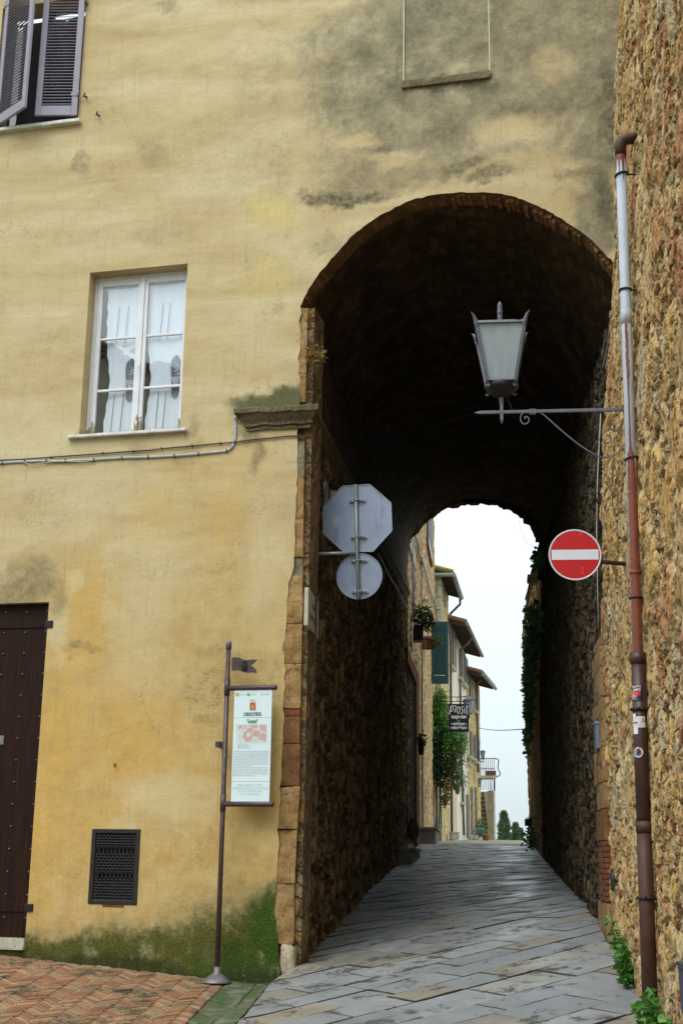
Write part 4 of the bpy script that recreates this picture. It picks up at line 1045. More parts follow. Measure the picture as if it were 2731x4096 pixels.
# ---------------------------------------------------------------- street lantern on its wall bracket
LIRON = simple('grey_painted_iron', (.135,.14,.175), .45, .15, .2, 10, .15, dirt=(.16,.10,.06))
def frosted():
    t = NT('frosted_lantern_glass'); n = t.noise(t.scale(t.pos, (6,6,.8)), 2, 4)
    c = t.ramp(n, [(.3, (.36,.42,.46)), (.7, (.46,.52,.56))]); d = t.n('ShaderNodeBsdfTranslucent'); t.l(c, d.inputs[0]); t.l(c, t.b.inputs['Base Color']); t.b.inputs['Roughness'].default_value = .28
    m = t.n('ShaderNodeMixShader'); m.inputs[0].default_value = .2; t.l(t.b.outputs[0], m.inputs[1]); t.l(d.outputs[0], m.inputs[2]); t.l(m.outputs[0], t.out.inputs[0]); return t.m
FROST = frosted()
lr = rw(2504, 1640, -.06); ap = lambda x, y: pl(x, y, lr, AX)
LT = empty('street_lantern', ap(2500,1700), 'grey iron street lantern with frosted panes on a scrolled bracket before the arch', 'lantern')
q = ap(2005, 1640); kpx = (q-CAM).dot(CF)/FPX
mb = MB(); za = ap(2497,1638).z; b = .030/2
tip = ap(1893,1640); rt = ap(2500,1638); dirA = NR
xa0 = (ap(1918,1640)-rt).dot(NR)
mb.frame_box(rt+Vector((0,0,-b))-AX*b-NR*.02, NR*(xa0+.02), AX*2*b, (0,0,2*b))
e = rt+NR*xa0; tp = rt+NR*((tip-rt).dot(NR))
mb.add([e-AX*b+Vector((0,0,-b)), e+AX*b+Vector((0,0,-b)), e+AX*b+Vector((0,0,b)), e-AX*b+Vector((0,0,b)), tp], [(0,1,4),(1,2,4),(2,3,4),(3,0,4)])
cl_ = rt+NR*((ap(2128,1637)-rt).dot(NR))
for d_ in (-.022, 0, .022): mb.frame_box(cl_+NR*(d_-.009)-AX*.022-Vector((0,0,.030)), NR*.018, AX*.044, (0,0,.052))
mb.build('arm', LIRON, LT, .003)
C4 = lambda x, y: ap(1366+x/1.148, 1024+y/1.148)
scr = [(843,748),(838,742),(848,738),(858,748),(855,764),(838,772),(824,762),(820,738),(838,717),(876,708),(912,720),(950,750),(1000,795),(1060,845),(1120,888),(1170,915),(1210,924),(1250,914),(1278,892),(1290,862),(1286,826),(1262,802),(1232,795),(1205,808),(1195,834),(1204,856),(1221,860),(1236,846),(1231,827),(1218,824)]
mb = MB(); mb.ribbon([C4(*p) for p in spl(scr, 5)], .022, .009, AX); mb.build('scroll', LIRON, LT)
mb = MB(); t_, u_ = ap(2503,1628), ap(2508,1885)
mb.frame_box(Vector((rt.x,rt.y,u_.z))-AX*.02-NR*.012, NR*.022, AX*.04, (0,0,t_.z-u_.z)); 
for y in (1668, 1766, 1838): mb.frame_box(Vector((rt.x,rt.y,ap(2505,y).z))-AX*.028-NR*.02, NR*.036, AX*.056, (0,0,.022))
mb.build('wall_plate', LIRON, LT, .003)
ct = rt + NR*((q-rt).dot(NR)); 
def lz(py): return vz(ct.x, ct.y, py) - ct.z
def sq(mb, h0, h1, r0, r1, n=4):
    mb.lathe([(r0*1.414, h0), (r1*1.414, h1)], ct, 4, (0,0,1), False)
F1 = -AX; S1 = NR
def cor(r, h, i): 
    a, b_ = [(1,1),(1,-1),(-1,-1),(-1,1)][i]; return ct + F1*(r*a) + S1*(r*b_) + Vector((0,0,h))
def bar(mb, p0, p1, w):
    p0, p1 = Vector(p0), Vector(p1); d = p1-p0; a = d.cross(Vector((.3,.2,1))).normalized() if abs(d.normalized().z) < .9 else d.cross(F1).normalized(); b_ = d.cross(a).normalized(); mb.frame_box(p0-a*w/2-b_*w/2, d, a*w, b_*w)
post = MB(); bq = .015
z0_, z1_ = lz(1693), lz(1545)
post.frame_box(ct+F1*-bq+S1*-bq+Vector((0,0,lz(1682))), F1*2*bq, S1*2*bq, (0,0,lz(1560)-lz(1682)))
e = lz(1682); post.add([ct+F1*-bq+S1*-bq+Vector((0,0,e)), ct+F1*bq+S1*-bq+Vector((0,0,e)), ct+F1*bq+S1*bq+Vector((0,0,e)), ct+F1*-bq+S1*bq+Vector((0,0,e)), ct+Vector((0,0,lz(1698)))], [(1,0,4),(2,1,4),(3,2,4),(0,3,4)])
post.lathe([(.016, lz(1618)), (.017, lz(1612)), (.024, lz(1609)), (.019, lz(1605)), (.024, lz(1602)), (.024, lz(1596)), (.017, lz(1590))], ct, 14)
post.build('post', LIRON, LT, .002)
rT, rB = 97*kpx, 55*kpx
def lzf(py, r): return vz(ct.x-AX.x*r, ct.y-AX.y*r, py) - ct.z
hT, hB = lzf(1281, rT), lzf(1521, rB)
fr = MB()
for i in range(4):
    j = (i+1) % 4
    fr_w = .030
    for h, r in ((hT-.012, rT-.002), (hB+.012, rB)): bar(fr, cor(r, h, i), cor(r, h, j), .026)
    bar(fr, cor(rB, hB, i), cor(rT, hT, i), .030)
    # horn at the upper corner
    o_ = (cor(1, 0, i)-ct).normalized(); base = cor(rT, hT-.05, i)
    hp = [base + o_*a + Vector((0,0,z)) for a, z in ((-.012,0),(.006,.06),(.028,.10),(.066,.13))]
    fr.tube(hp, [.022,.020,.013,.002], 8)
fr.build('frame', LIRON, LT, .003)
for i in range(4):
    j = (i+1) % 4; pn = MB(); g = .012
    a, b_, c_, d_ = cor(rB-g, hB, i), cor(rB-g, hB, j), cor(rT-g, hT, j), cor(rT-g, hT, i)
    pn.quad(a, b_, c_, d_); pn.build('pane', FROST, LT)
rf = MB(); rf.lathe([(rT*1.36, hT+.0), (rT*.7, hT+.02), (.03, hT+.035), (.028, hT+.10)], ct, 4, (0,0,1), False); rf.build('roof', LIRON, LT)
fi = MB(); fi.lathe([(.021, hT+.03), (.024, lz(1262)), (.027, lz(1258)), (.020, lz(1256)), (.027, lz(1253)), (.028, lz(1246)), (.022, lz(1242)), (.023, lz(1218)), (.0, lz(1204))], ct, 8, (0,0,1), False); fi.build('finial', LIRON, LT)
bt = MB(); bt.lathe([(rB*1.3, hB-.004), (rB*1.15, hB-.05), (rB*.7, hB-.10), (.02, hB-.125)], ct, 12); bt.build('lower_dish', IRON, LT)
for i in range(4):
    o_ = (cor(1,0,i)-ct).normalized(); sp = []
    for k in range(18):
        a = k/17*4.6; r_ = .038*(1-k/22); sp.append(cor(rB+.004, hB-.03, i)+o_*(r_*math.cos(a+1.6)*.9)+Vector((0,0,r_*math.sin(a+1.6)-.01)))
    m_ = MB(); m_.ribbon(sp, .022, .006, o_.cross(Vector((0,0,1)))); m_.build('foot_scroll', LIRON, LT)
m_ = MB(); m_.tube([ct+Vector((0,0,hB-.12))+S1*-.06, ct+S1*-.066+Vector((0,0,hB-.2)), ct+S1*-.075+Vector((0,0,.10)), ct+S1*-.10+Vector((0,0,.015))], .006, 6); m_.build('lead', simple('black_cable', (.02,.02,.022), .5), LT)

# ---------------------------------------------------------------- no-entry sign
RED = simple('sign_red', (.50,.004,.006), .35, 0, .06, 3, .0, spec=.4, dirt=None); WHT = simple('sign_white', (.66,.70,.76), .35, 0, .05, 3, .0); ALU = simple('sign_back_grey', (.3,.32,.35), .45, .5)
nr = rw(2502, 2256, -.0); np_ = lambda x, y: pl(x, y, nr, AX)
NE = empty('no_entry_sign', nr, 'round red no entry sign with a white bar on a wall bracket', 'road sign')
c0 = pl(2298, 2219, nr-AX*.06, AX); rad = 104*((c0-CAM).dot(CF)/FPX)
def plate_disc(mb, c, r0, r1, th, n=64): mb.lathe([(r1, -th), (r1, 0), (r0, 0)] if r0 else [(r1, -th), (r1, 0), (0, 0)], c, n, -AX, False)
mb = MB(); mb.lathe([(0, -.014), (rad*.97, -.014), (rad, -.008), (rad, .004), (rad*.97, .006), (rad*.945, .001), (0, .0)], c0, 72, -AX, False); mb.build('plate', WHT, NE)
mb = MB(); mb.lathe([(rad*.942, .0015), (0, .002)], c0, 72, -AX, False); mb.build('red_disc', RED, NE)
mb = MB(); hb = rad*.197; mb.frame_box(c0-AX*.0022+NR*(-rad*.89)+Vector((0,0,-hb)), NR*(rad*1.78), -AX*.0015, (0,0,2*hb)); mb.build('white_bar', WHT, NE)
SCF = simple('scuffed_red', (.62,.22,.2), .6); r3 = random.Random(6)
for x, y, w_, h_ in ((672,325,5,26),(640,350,9,4),(706,870,8,14),(697,930,6,26),(708,960,5,10),(720,1022,7,5)):
    mb = MB(); P_ = pl(2150+x/3.92, 2050+y/3.92, c0-AX*.0032, AX); kx = (P_-CAM).dot(CF)/FPX/3.92
    mb.add([P_+NR*(w_*kx*math.cos(a*.7854))+Vector((0,0,h_*kx*math.sin(a*.7854)*r3.uniform(.8,1.1))) for a in range(8)], [tuple(range(8))[::-1]]); mb.build('scuff', SCF, NE)
mb = MB(); mb.tube([nr, c0+AX*.045+NR*.05+Vector((0,0,-.03))], .020, 12); mb.build('bracket', WPIPE, NE)
mb = MB(); mb.frame_box(nr-AX*.05-NR*.01+Vector((0,0,-.10)), AX*.1, NR*.014, (0,0,.25)); mb.build('wall_plate', ALU, NE, .003)

# ---------------------------------------------------------------- backs of two signs on a galvanised pole
def galv(name, a, b, sp=.0):
    t = NT(name); p = t.pos; n = t.noise(p, 3.2, 6, .6); c = t.ramp(n, [(.3, a), (.7, b)])
    if sp: c = t.mix(t.map(t.math('MULTIPLY', t.noise(p, 60, 3, .6), t.map(t.noise(p, 3, 3), .35, .6, .8, 1.05)), .60, .66, 0, .6), c, (.07,.085,.13)); c = t.mix(t.map(t.noise(t.scale(p, (3,3,.6)), 4, 5), .56, .7, 0, .45), c, (.11,.14,.22))
    return t.fin(c, .42, t.bump(n, .1, .005), .35)
BACK = galv('grey_sign_back', (.22,.26,.36), (.29,.335,.44), 1); GALV = galv('galvanised_steel', (.30,.32,.33), (.45,.47,.48))
YS = .95; Z5 = lambda x, y, d=0: fy(1230+x/3.36, 1900+y/3.36, YS+d)
SS = empty('sign_pair', Z5(85,1060), 'backs of an octagonal and a round road sign on one galvanised pole', 'road sign')
oc = [Z5(*p) for p in ((470,150),(840,125),(1125,375),(1140,750),(880,1035),(475,1030),(210,790),(207,425))]
mb = MB(); mb.prism(oc, (0,.012,0)); o1 = mb.build('octagonal_sign', BACK, SS, .003)
cc = sum(oc, Vector())/8
mb = MB()
for i in range(8): a, b_ = oc[i], oc[(i+1)%8]; mb.frame_box(a+Vector((0,-.014,0)), b_-a, (0,.016,0), (cc-a).normalized()*.008)
mb.build('rim', GALV, o1)
mb = MB(); mb.prism([cc+(p-cc)*.98+Vector((0,.016,0)) for p in oc], (0,.001,0)); mb.build('red_face', RED, o1)
mb = MB(); tri = [Z5(390,525,-.002), Z5(437,605,-.002), Z5(340,607,-.002)]
for i in range(3): mb.frame_box(tri[i], tri[(i+1)%3]-tri[i], (0,.001,0), ((tri[0]+tri[1]+tri[2])/3-tri[i]).normalized()*.008)
for x0_, x1_, y in ((362,415,588),(345,430,630),(360,418,647),(333,365,678),(400,420,676)): mb.frame_box(Z5(x0_,y,-.002), Z5(x1_,y,-.002)-Z5(x0_,y,-.002), (0,.001,0), (0,0,.009))
mb.build('maker_mark', simple('faint_white_print', (.5,.54,.6), .6), o1)
c1 = Z5(697,1362); r1_ = (Z5(1006,1362)-c1).length
mb = MB(); mb.lathe([(0, -.012), (r1_, -.012), (r1_, .012), (r1_-.008, .012), (r1_-.008, 0), (0, 0)], c1, 64, (0,-1,0), False); o2 = mb.build('round_sign', BACK, SS)
mb = MB(); mb.lathe([(r1_*.97, 0), (0, .001)], c1+Vector((0,.0125,0)), 64, (0,1,0), False); mb.build('white_face', WHT, o2)
pt_, pb_ = Z5(642,130,-.05), Z5(680,1668,-.05); rp = 22/3.36*((pt_-CAM).dot(CF)/FPX)
mb = MB(); mb.tube([pt_, pt_.lerp(pb_,.5), pb_], rp, 16); mb.build('pole', GALV, SS)
for x, y in ((660,340),(680,830),(684,1148),(697,1566)):
    c_ = Z5(x, y, -.05); mb = MB(); k = (c_-CAM).dot(CF)/FPX/3.36
    mb.frame_box(c_+Vector((-118*k, .030, -18*k)), (236*k,0,0), (0,.018,0), (0,0,36*k)); mb.tube([c_+Vector((rp*1.25*math.cos(a), rp*1.25*math.sin(a), 0)) for a in [i*.3307 for i in range(20)]], .010, 6)
    for sx in (-1, 1):
        mb.frame_box(c_+Vector((sx*35*k if sx > 0 else -100*k, .008, -14*k)), (65*k,0,0), (0,.022,0), (0,0,28*k))
    clp = mb.build('clamp', GALV, SS, .002)
    for sx in (-88, -40, 45, 80): m_ = MB(); m_.lathe([(.009, 0), (.009, .014), (0, .014)], c_+Vector((sx*k, .008, 0)), 6, (0,-1,0), False); m_.build('bolt', IRON, clp)
mb = MB(); a, b_ = lw(1230+90/3.36, 1900+1058/3.36), Z5(650,1045,-.05); mb.tube([a, b_], rp*.95, 12); mb.frame_box(a+Vector((0,-.06,-.08)), (.014,0,0), (0,.12,0), (0,0,.16)); mb.build('bracket', GALV, SS)

# ---------------------------------------------------------------- marble plaque on the pier
a, b_, c_, d_ = lw(1221,2516,.04), lw(1263,2541,.04), lw(1263,2392,.04), lw(1224,2364,.04)
s0_ = (a-L0).dot(AX); s1_ = (b_-L0).dot(AX); zlo_ = (a.z+b_.z)/2; zhi_ = (c_.z+d_.z)/2
PQ = empty('plaque', a, 'pale marble plaque with dark lettering on the inner face of the pier', 'plaque')
P0 = L0+AX*s0_-NR*.02; P0.z = zlo_
mb = MB(); mb.frame_box(P0, AX*(s1_-s0_), -NR*.05, (0,0,zhi_-zlo_)); mb.build('slab', simple('pale_marble', (.48,.43,.33), .5, 0, .2, 6, dirt=(.35,.25,.14)), PQ, .006)
mb = MB(); H2 = zhi_-zlo_; W2 = s1_-s0_
for r_, n, h_, y_ in ((0, 2, .16, .58), (1, 6, .17, .25)):
    for k in range(n):
        w_ = W2*(.10 if r_ else .11); x_ = W2*(.16+.12*k if r_ else .42+.1*k)
        o_ = P0+AX*x_-NR*.0505+Vector((0,0,H2*y_)); mb.frame_box(o_, AX*w_*.3, -NR*.003, (0,0,H2*h_)); mb.frame_box(o_+AX*w_*.3+Vector((0,0,H2*h_*(.1+.35*((k*7)%3)/2))), AX*w_*.45, -NR*.003, (0,0,H2*h_*.28))
mb.build('lettering', simple('dark_letter', (.03,.03,.03), .6), PQ)

# ---------------------------------------------------------------- information board on its post
YP = -.24; K4 = lambda x, y, d=0: fy(850+x/3.136, 2550+y/3.136, YP+d)
BRN = simple('brown_painted_steel', (.075,.045,.048), .42, .2, .3, 9, .15, dirt=(.16,.14,.15))
pz = gz(fy(868,3920,YP).x, YP); pxx = fy(868,3905,YP).x
IP = empty('information_post', (pxx, YP, pz), 'brown steel post with a pale information board and a small metal pennant', 'signpost')
ip = lambda y: vz(pxx, YP, y)
zt_ = ip(2576); mb = MB(); rp = .031
mb.tube([(pxx,YP,pz), (pxx,YP,1.5), (pxx,YP,zt_)], rp*.92, 18)
for y0_, y1_ in ((2714,2782),(3178,3245)): mb.tube([(pxx,YP,ip(y1_)), (pxx,YP,ip(y0_))], rp*1.10, 18)
mb.build('post', BRN, IP)
mb = MB(); mb.lathe([(rp*1.15, 0), (rp*1.15, .085), (rp*.9, .092), (0, .092)], (pxx,YP,zt_-.06), 18); mb.build('cap', simple('chalky_cap', (.14,.15,.18), .6, .2, .5, 30), IP)
mb = MB(); mb.lathe([(.165, .0), (.165, .012), (.12, .045), (.075, .085), (.04, .10), (.034, .17)], (pxx,YP,pz-.004), 28); mb.build('foot', simple('worn_steel_foot', (.20,.17,.185), .45, .3, .4, 8), IP)
bx0, bx1 = K4(257,1360).x, K4(734,1360).x; bz1, bz0 = K4(520,668).z, K4(470,2056).z
ARM = []
for y, xe in ((632, 808), (2090, 768)):
    z = K4(480, y).z; m_ = MB(); e = K4(xe, y).x; m_.tube([(pxx,YP,z), (e-.012,YP,z), (e,YP,z)], [rp*1.0, rp*1.0, rp*.8], 16); m_.build('crossbar', BRN, IP)
BRDM = simple('pale_board', (.68,.80,.84), .3, 0, .03, 1, .0); GRN = simple('print_green', (.10,.36,.16), .5); GRNP = simple('print_pale_green', (.33,.55,.45), .5); BLK = simple('print_black', (.03,.03,.035), .5); GRY = simple('print_grey', (.22,.25,.28), .5); PINK = simple('print_pink', (.62,.36,.36), .5, 0, .1, 20); REDP = simple('print_red', (.52,.04,.03), .5); GOLD = simple('print_gold', (.55,.42,.10), .5); ORN = simple('print_orange', (.55,.30,.08), .5)
mb = MB(); mb.box((bx0, YP-.011, bz0-.01), (bx1, YP+.011, bz1+.01)); bd = mb.build('board', BRDM, IP, .002)
yb = YP-.0118; BW, BH = bx1-bx0, bz1-bz0
def bp(x, y):                                    # crop coordinates to the board's face
    u = (x-(285-57*(y-668)/1390))/(470+12*(y-668)/1390); v = (y-668)/1390
    return bx0+BW*u, bz1-BH*v
def bt(txt, y, h, mat, name, wpx, xc=None, al='CENTER', bold=0):
    m_ = MB(); L_ = h/3.136*((Vector((bx0,yb,bz1))-CAM).dot(CF)/FPX)/.69
    x_, z_ = bp(xc if xc else 520-55*(y-668)/1390*.93, y)
    text_mesh(txt, L_, (0,0,0), (1,0,0), (0,1,0), m_, 0, 1, 0, al, bold)
    w0 = max(v.x for v in m_.v)-min(v.x for v in m_.v); kx = wpx/470*BW/w0; cxx = (max(v.x for v in m_.v)+min(v.x for v in m_.v))/2 if al == 'CENTER' else min(v.x for v in m_.v)
    m_.v = [Vector((x_+(v.x-cxx)*kx, yb-.0004, z_+v.y)) for v in m_.v]; m_.build(name, mat, bd)
bt('COMUNE DI PIENZA', 992, 46, BLK, 'lettering', 226, 507, bold=.002); bt('\u201cGozzante\u201d', 1080, 44, GRN, 'lettering', 140, 503, bold=.004)
for i, s_ in enumerate(('ABBIGLIAMENTO E INTIMO', 'CERAMICHE ARTISTICHE - CALZOLAIO', 'PITTURA E DECORAZIONE', 'TESSUTI ARTIGIANALI')): bt(s_, 1872+i*37, 24, GRNP, 'lettering', (310, 445, 298, 258)[i], 471-i*2)
BODY = ['GOZZANTE anticamente denominato "Piazza Piccola", \u00e8 il quartiere', 'posto a sud-ovest ed \u00e8 il pi\u00f9 articolato e vario di Pienza. Comprende', 'una parte monumentale con il palazzo Piccolomini (dimora quattro-', 'centesca fatta costruire da Pio II dall\'architetto Bernardo Rossellino)', 'e l\'ex complesso monastico di San Francesco con la chiesa gotica af-', 'frescata con le storie del santo. Vi si trova inoltre la caratteristica edi-', 'lizia minore pientina, che qui \u00e8 addossata alle mura ed alla propaggine', 'della collina che degrada verso la Val d\'Orcia. Via Elisa accoglie un tes-', 'suto pi\u00f9 maturo, con edifici graffiti, retaggio di quel senso di rinnova-', 'mento di derivazione rinascimentale.', 'Porta al Murello con le sue forme medievali costituisce l\'accesso al', 'Corso, asse urbanistico di Pienza. Uscendo e prendendo la strada a', 'sinistra si raggiunge con una breve camminata la Pieve di Corsignano', '(risalente al VII sec., subì rifacimenti fino al XIII sec.) e lungo una pas-', 'seggiata panoramica con vista verso la Val d\'Orcia, si raggiunge la', 'chiesa di Santa Caterina (fine del XVII sec.).']
for i, s_ in enumerate(BODY): bt(s_, 1442+i*20.2, 13, GRY, 'lettering', 430 if i not in (9, 15) else (220 if i == 9 else 275), 272-i*1.2, 'LEFT')
def brect(x0_, y0_, x1_, y1_, mat, name, o=0):
    m_ = MB(); pts = [bp(x0_,y1_), bp(x1_,y1_), bp(x1_,y0_), bp(x0_,y0_)]; m_.add([(x, yb-.0004-o, z) for x, z in pts], [(0,1,2,3)]); m_.build(name, mat, bd)
brect(273,1011,745,1014,GRY,'rule'); brect(240,1809,722,1812,GRY,'rule'); brect(299,695,343,738,ORN,'logo'); brect(306,704,336,728,GOLD,'logo',.0003); brect(438,694,481,738,GRNP,'logo'); brect(444,714,475,734,GRN,'logo',.0003)
m_ = MB(); cxx, czz = bp(626,718); m_.tube([(cxx+.014*math.cos(k*.5236), yb-.0006, czz+.014*math.sin(k*.5236)) for k in range(13)], .0012, 4, False); m_.build('logo', GRY, bd)
for x, s_, l_ in ((352,'Unione Europea','Ministero'), (490,'Parco Artistico Naturale','e Culturale della Val d\'Orcia'), (652,'Patrimonio Mondiale','UNESCO')):
    bt(s_, 716, 9, GRY, 'lettering', 74, x, 'LEFT'); bt(l_, 726, 9, GRY, 'lettering', 66, x, 'LEFT')
brect(473,780,551,928,GRYP:=simple('print_pale_grey', (.52,.60,.64), .5),'crest'); brect(477,823,546,915,REDP,'crest',.0003)
m_ = MB(); m_.add([(x, yb-.0007, z) for x, z in [bp(489,808), bp(537,808), bp(540,788), bp(527,800), bp(520,786), bp(513,800), bp(506,786), bp(499,800), bp(486,788)]], [tuple(range(9))]); m_.build('crest', GOLD, bd)
m_ = MB(); lion = [(500,905),(498,880),(490,866),(497,852),(508,858),(514,845),(527,840),(531,852),(523,866),(530,874),(526,892),(531,908),(519,908),(515,893),(509,908)]
x_z = [bp(*p) for p in lion]; m_.prism([Vector((x, yb-.0006, z)) for x, z in x_z], (0,-.0004,0)); m_.build('crest', GOLD, bd)
# the map
brect(306,1094,686,1334,GRNP,'map_frame'); brect(311,1098,682,1330,BRDM,'map',.0003); brect(316,1102,678,1325,simple('map_paper', (.62,.68,.64), .5),'map',.0006)
m_ = MB(); rr = random.Random(21)
blocks = [[(322,1112),(380,1108),(376,1150),(330,1160)],[(470,1105),(585,1105),(560,1150),(500,1140)],[(590,1105),(678,1106),(676,1200),(600,1165)],[(440,1150),(490,1142),(520,1165),(480,1215),(430,1185)],[(530,1170),(598,1178),(590,1262),(515,1245)],[(400,1185),(440,1196),(430,1260),(480,1250),(500,1210),(520,1240),(470,1310),(420,1318),(385,1262)],[(605,1205),(676,1215),(672,1312),(585,1290)],[(405,1112),(430,1112),(392,1180),(384,1165)]]
for b_ in blocks: m_.prism([Vector((bp(*p)[0], yb-.0013, bp(*p)[1])) for p in b_], (0,-.0003,0))
m_.build('map_blocks', PINK, bd)
m_ = MB()
for a, b_ in (((470,1110),(380,1290)),((500,1130),(560,1320)),((590,1165),(678,1225)),((600,1190),(565,1325)),((320,1160),(400,1200)),((440,1250),(540,1320)),((520,1160),(470,1310)),((620,1210),(660,1310)),((545,1190),(585,1200)),((545,1190),(540,1235)),((330,1230),(372,1320))):
    p, q_ = bp(*a), bp(*b_); m_.tube([(p[0], yb-.0017, p[1]), (q_[0], yb-.0017, q_[1])], .0011, 4, False)
m_.build('map_lines', GRY, bd)
for i in range(7): bt('Palazzo comunale e chiesa di San Francesco'[:30+(i*5)%12], 1352+i*8.2, 6, GRY, 'lettering', (130,150,175,120,145,150,200)[i], 318, 'LEFT')
pen = [(240,250),(300,247),(345,256),(390,275),(430,284),(500,272),(563,280),(530,316),(484,350),(520,375),(545,405),(560,447),(500,438),(430,444),(385,432),(340,416),(300,411),(240,418)]
m_ = MB(); m_.prism([K4(*p) for p in pen], (0,.008,0)); pn_ = m_.build('pennant', BRN, IP, .002)
m_ = MB(); m_.prism([K4(x,y,-.001) for x, y in ((365,318),(440,322),(437,412),(400,426),(360,415))], (0,-.010,0)); m_.prism([K4(x,y,-.001) for x, y in ((378,314),(430,316),(434,290),(418,300),(405,286),(392,300),(375,290))], (0,-.010,0)); m_.build('crest', IRON, pn_, .002)
m_ = MB(); m_.tube([K4(385,410,-.016), K4(388,375,-.018), K4(378,350,-.018), K4(400,338,-.018), K4(415,348,-.018), K4(408,375,-.018), K4(422,405,-.016)], .006, 5); m_.build('relief', simple('dark_bronze', (.07,.065,.055), .5, .5), pn_)
m_ = MB(); p = K4(105,1348,.12); m_.frame_box(p+Vector((-.035,-.1,-.035)), (.06,0,0), (0,.25,0), (0,0,.07)); m_.tube([p+Vector((0,-.06,0)), Vector((pxx,YP,p.z))], .012, 8); m_.build('wall_clamp', BRN, IP, .004)

# ---------------------------------------------------------------- cables clipped to the facade
CABK = simple('black_cable_sheath', (.03,.03,.035), .5); CABG = simple('grey_cable_sheath', (.42,.43,.46), .5, 0, .2, 20); CABT = simple('tan_cable_sheath', (.45,.37,.27), .6)
C3 = lambda x, y, Y: fy(x/1.148, 1024+y/1.148, Y)
bk = [(-900,1000),(-500,970),(-120,946),(0,938),(120,932),(300,919),(470,907),(600,897),(680,892),(740,885),(880,872),(1010,860),(1075,855),(1170,842),(1260,834),(1340,826),(1405,831)]
mb = MB(); mb.tube([C3(x, y, -.02) for x, y in spl(bk, 5)] , .009, 8); tag(mb.build('cable', CABK), 'thin black cable running across the yellow wall to the arch corner', 'cable')
gr = [(-900,1010),(-500,981),(-120,958),(0,950),(110,944),(210,941),(300,941),(430,935),(560,927),(680,923),(800,917),(910,908),(1000,899),(1040,894),(1062,880),(1073,862),(1078,838),(1082,780),(1083,740),(1086,722),(1095,712),(1110,706)]
mb = MB()
for k in range(3): mb.tube([C3(x+(k-1)*4*(1 if x > 1060 else 0), y+(k-1)*3.2*(0 if x > 1060 else 1), -.016-(.006 if k == 1 else 0)) for x, y in spl(gr, 5)], .008, 8)
bun = mb.build('cable_bundle', CABG); tag(bun, 'bundle of pale grey cables rising to the end of the stone cornice', 'cable')
for x, y in ((10,950),(112,944),(212,941),(300,941),(430,935),(560,927),(680,923),(800,917),(910,908),(1040,894),(1076,855),(1081,750)): m_ = MB(); m_.frame_box(C3(x-3, y+6, -.035), (.014,0,0), (0,.035,0), (0,0,.040)); m_.build('clip', CABK, bun)
for x, y in ((233,925),(470,905),(610,896),(740,884),(880,871),(1010,859)): m_ = MB(); m_.frame_box(C3(x-2, y+3, -.035), (.012,0,0), (0,.035,0), (0,0,.026)); m_.build('clip', CABK, bun)
tn = [(108,946),(130,956),(160,957),(205,950),(260,944),(320,943),(380,945),(432,937)]
mb = MB(); mb.tube([C3(x, y, -.032) for x, y in spl(tn, 4)], .006, 6); tag(mb.build('loose_wire', CABT), 'short slack tan wire looped under the cable bundle', 'wire')
# black cable from the arch down behind the drainpipe, thin conduit in the passage
def rwo(x, y, o): 
    p = pl(x, y, R0 + NR*o, NR); return p
mb = MB(); mb.tube([fy(x, y, .06) for x, y in spl([(2486,1085),(2478,1130),(2462,1200),(2440,1290),(2428,1390),(2408,1480)], 4)], .016, 8); tag(mb.build('black_cable', CABK), 'thick black cable sagging from the arch behind the grey drainpipe', 'cable')
mb = MB(); mb.tube([rwall(.12, fy(x, y).z, .05) for x, y in ((2398,1640),(2400,1900),(2402,2100),(2404,2300),(2408,2500))], .006, 6); tag(mb.build('conduit', CABG), 'thin grey conduit running down the passage mouth behind the no entry sign', 'conduit')
def lwo(x, y, o=.05): return lw(x, y, o)
mb = MB(); mb.tube([lwo(*p) for p in spl([(1510,2215),(1530,2250),(1560,2310),(1585,2350),(1605,2390),(1625,2430)], 4)], .012, 6); tag(mb.build('passage_cable', CABG), 'cable sagging along the left passage wall behind the round sign', 'cable')
rr = random.Random(12); wr = MB()
for k in range(5): wr.tube([lwo(1296+k*3+rr.uniform(-4,4)*j/6, 1925+j*20+(k*7) % 13, .05+.02*math.sin(j+k)) for j in range(6)], .006, 5)
p = lwo(1323, 1990); mb = MB(); mb.frame_box(p+Vector((0,0,-.14)), AX*.18, -NR*.07, (0,0,.24)); jb = mb.build('junction_box', simple('pale_box', (.3,.31,.33), .5)); wr.build('wires', CABG, jb); tag(jb, 'pale junction box with loose wires high on the left passage wall', 'junction box')
# ---------------------------------------------------------------- plants
def leafmat(name, cols, rough=.5, tr=.25):
    t = NT(name); r = t.island(); c = t.ramp(r, [(i/(len(cols)-1), k) for i, k in enumerate(cols)]); c = t.mix(t.map(t.noise(t.pos, 1.6, 4), .35, .65, 0, .5), c, cols[0])
    t.put(t.b.inputs['Base Color'], c); t.b.inputs['Roughness'].default_value = rough; t.b.inputs['Specular IOR Level'].default_value = .3
    d = t.n('ShaderNodeBsdfTranslucent'); t.l(t.mix(.5, c, (.12,.2,.03)), d.inputs[0]); m = t.n('ShaderNodeMixShader'); m.inputs[0].default_value = tr
    t.l(t.b.outputs[0], m.inputs[1]); t.l(d.outputs[0], m.inputs[2]); t.l(m.outputs[0], t.out.inputs[0]); return t.m
LEAF = leafmat('fresh_leaf', [(.04,.13,.025), (.08,.24,.045), (.13,.34,.065), (.22,.42,.10)])
LEAFD = leafmat('dark_leaf', [(.014,.038,.016), (.026,.06,.022), (.05,.095,.032)])
LEAFY = leafmat('yellow_green_leaf', [(.06,.10,.02), (.12,.17,.04), (.2,.23,.06)])
CYP = leafmat('cypress_leaf', [(.03,.06,.03), (.06,.10,.05), (.10,.15,.075), (.15,.19,.10)], .7, .1)
BLUEG = leafmat('blue_green_leaf', [(.08,.13,.12), (.14,.2,.18), (.2,.27,.24)])
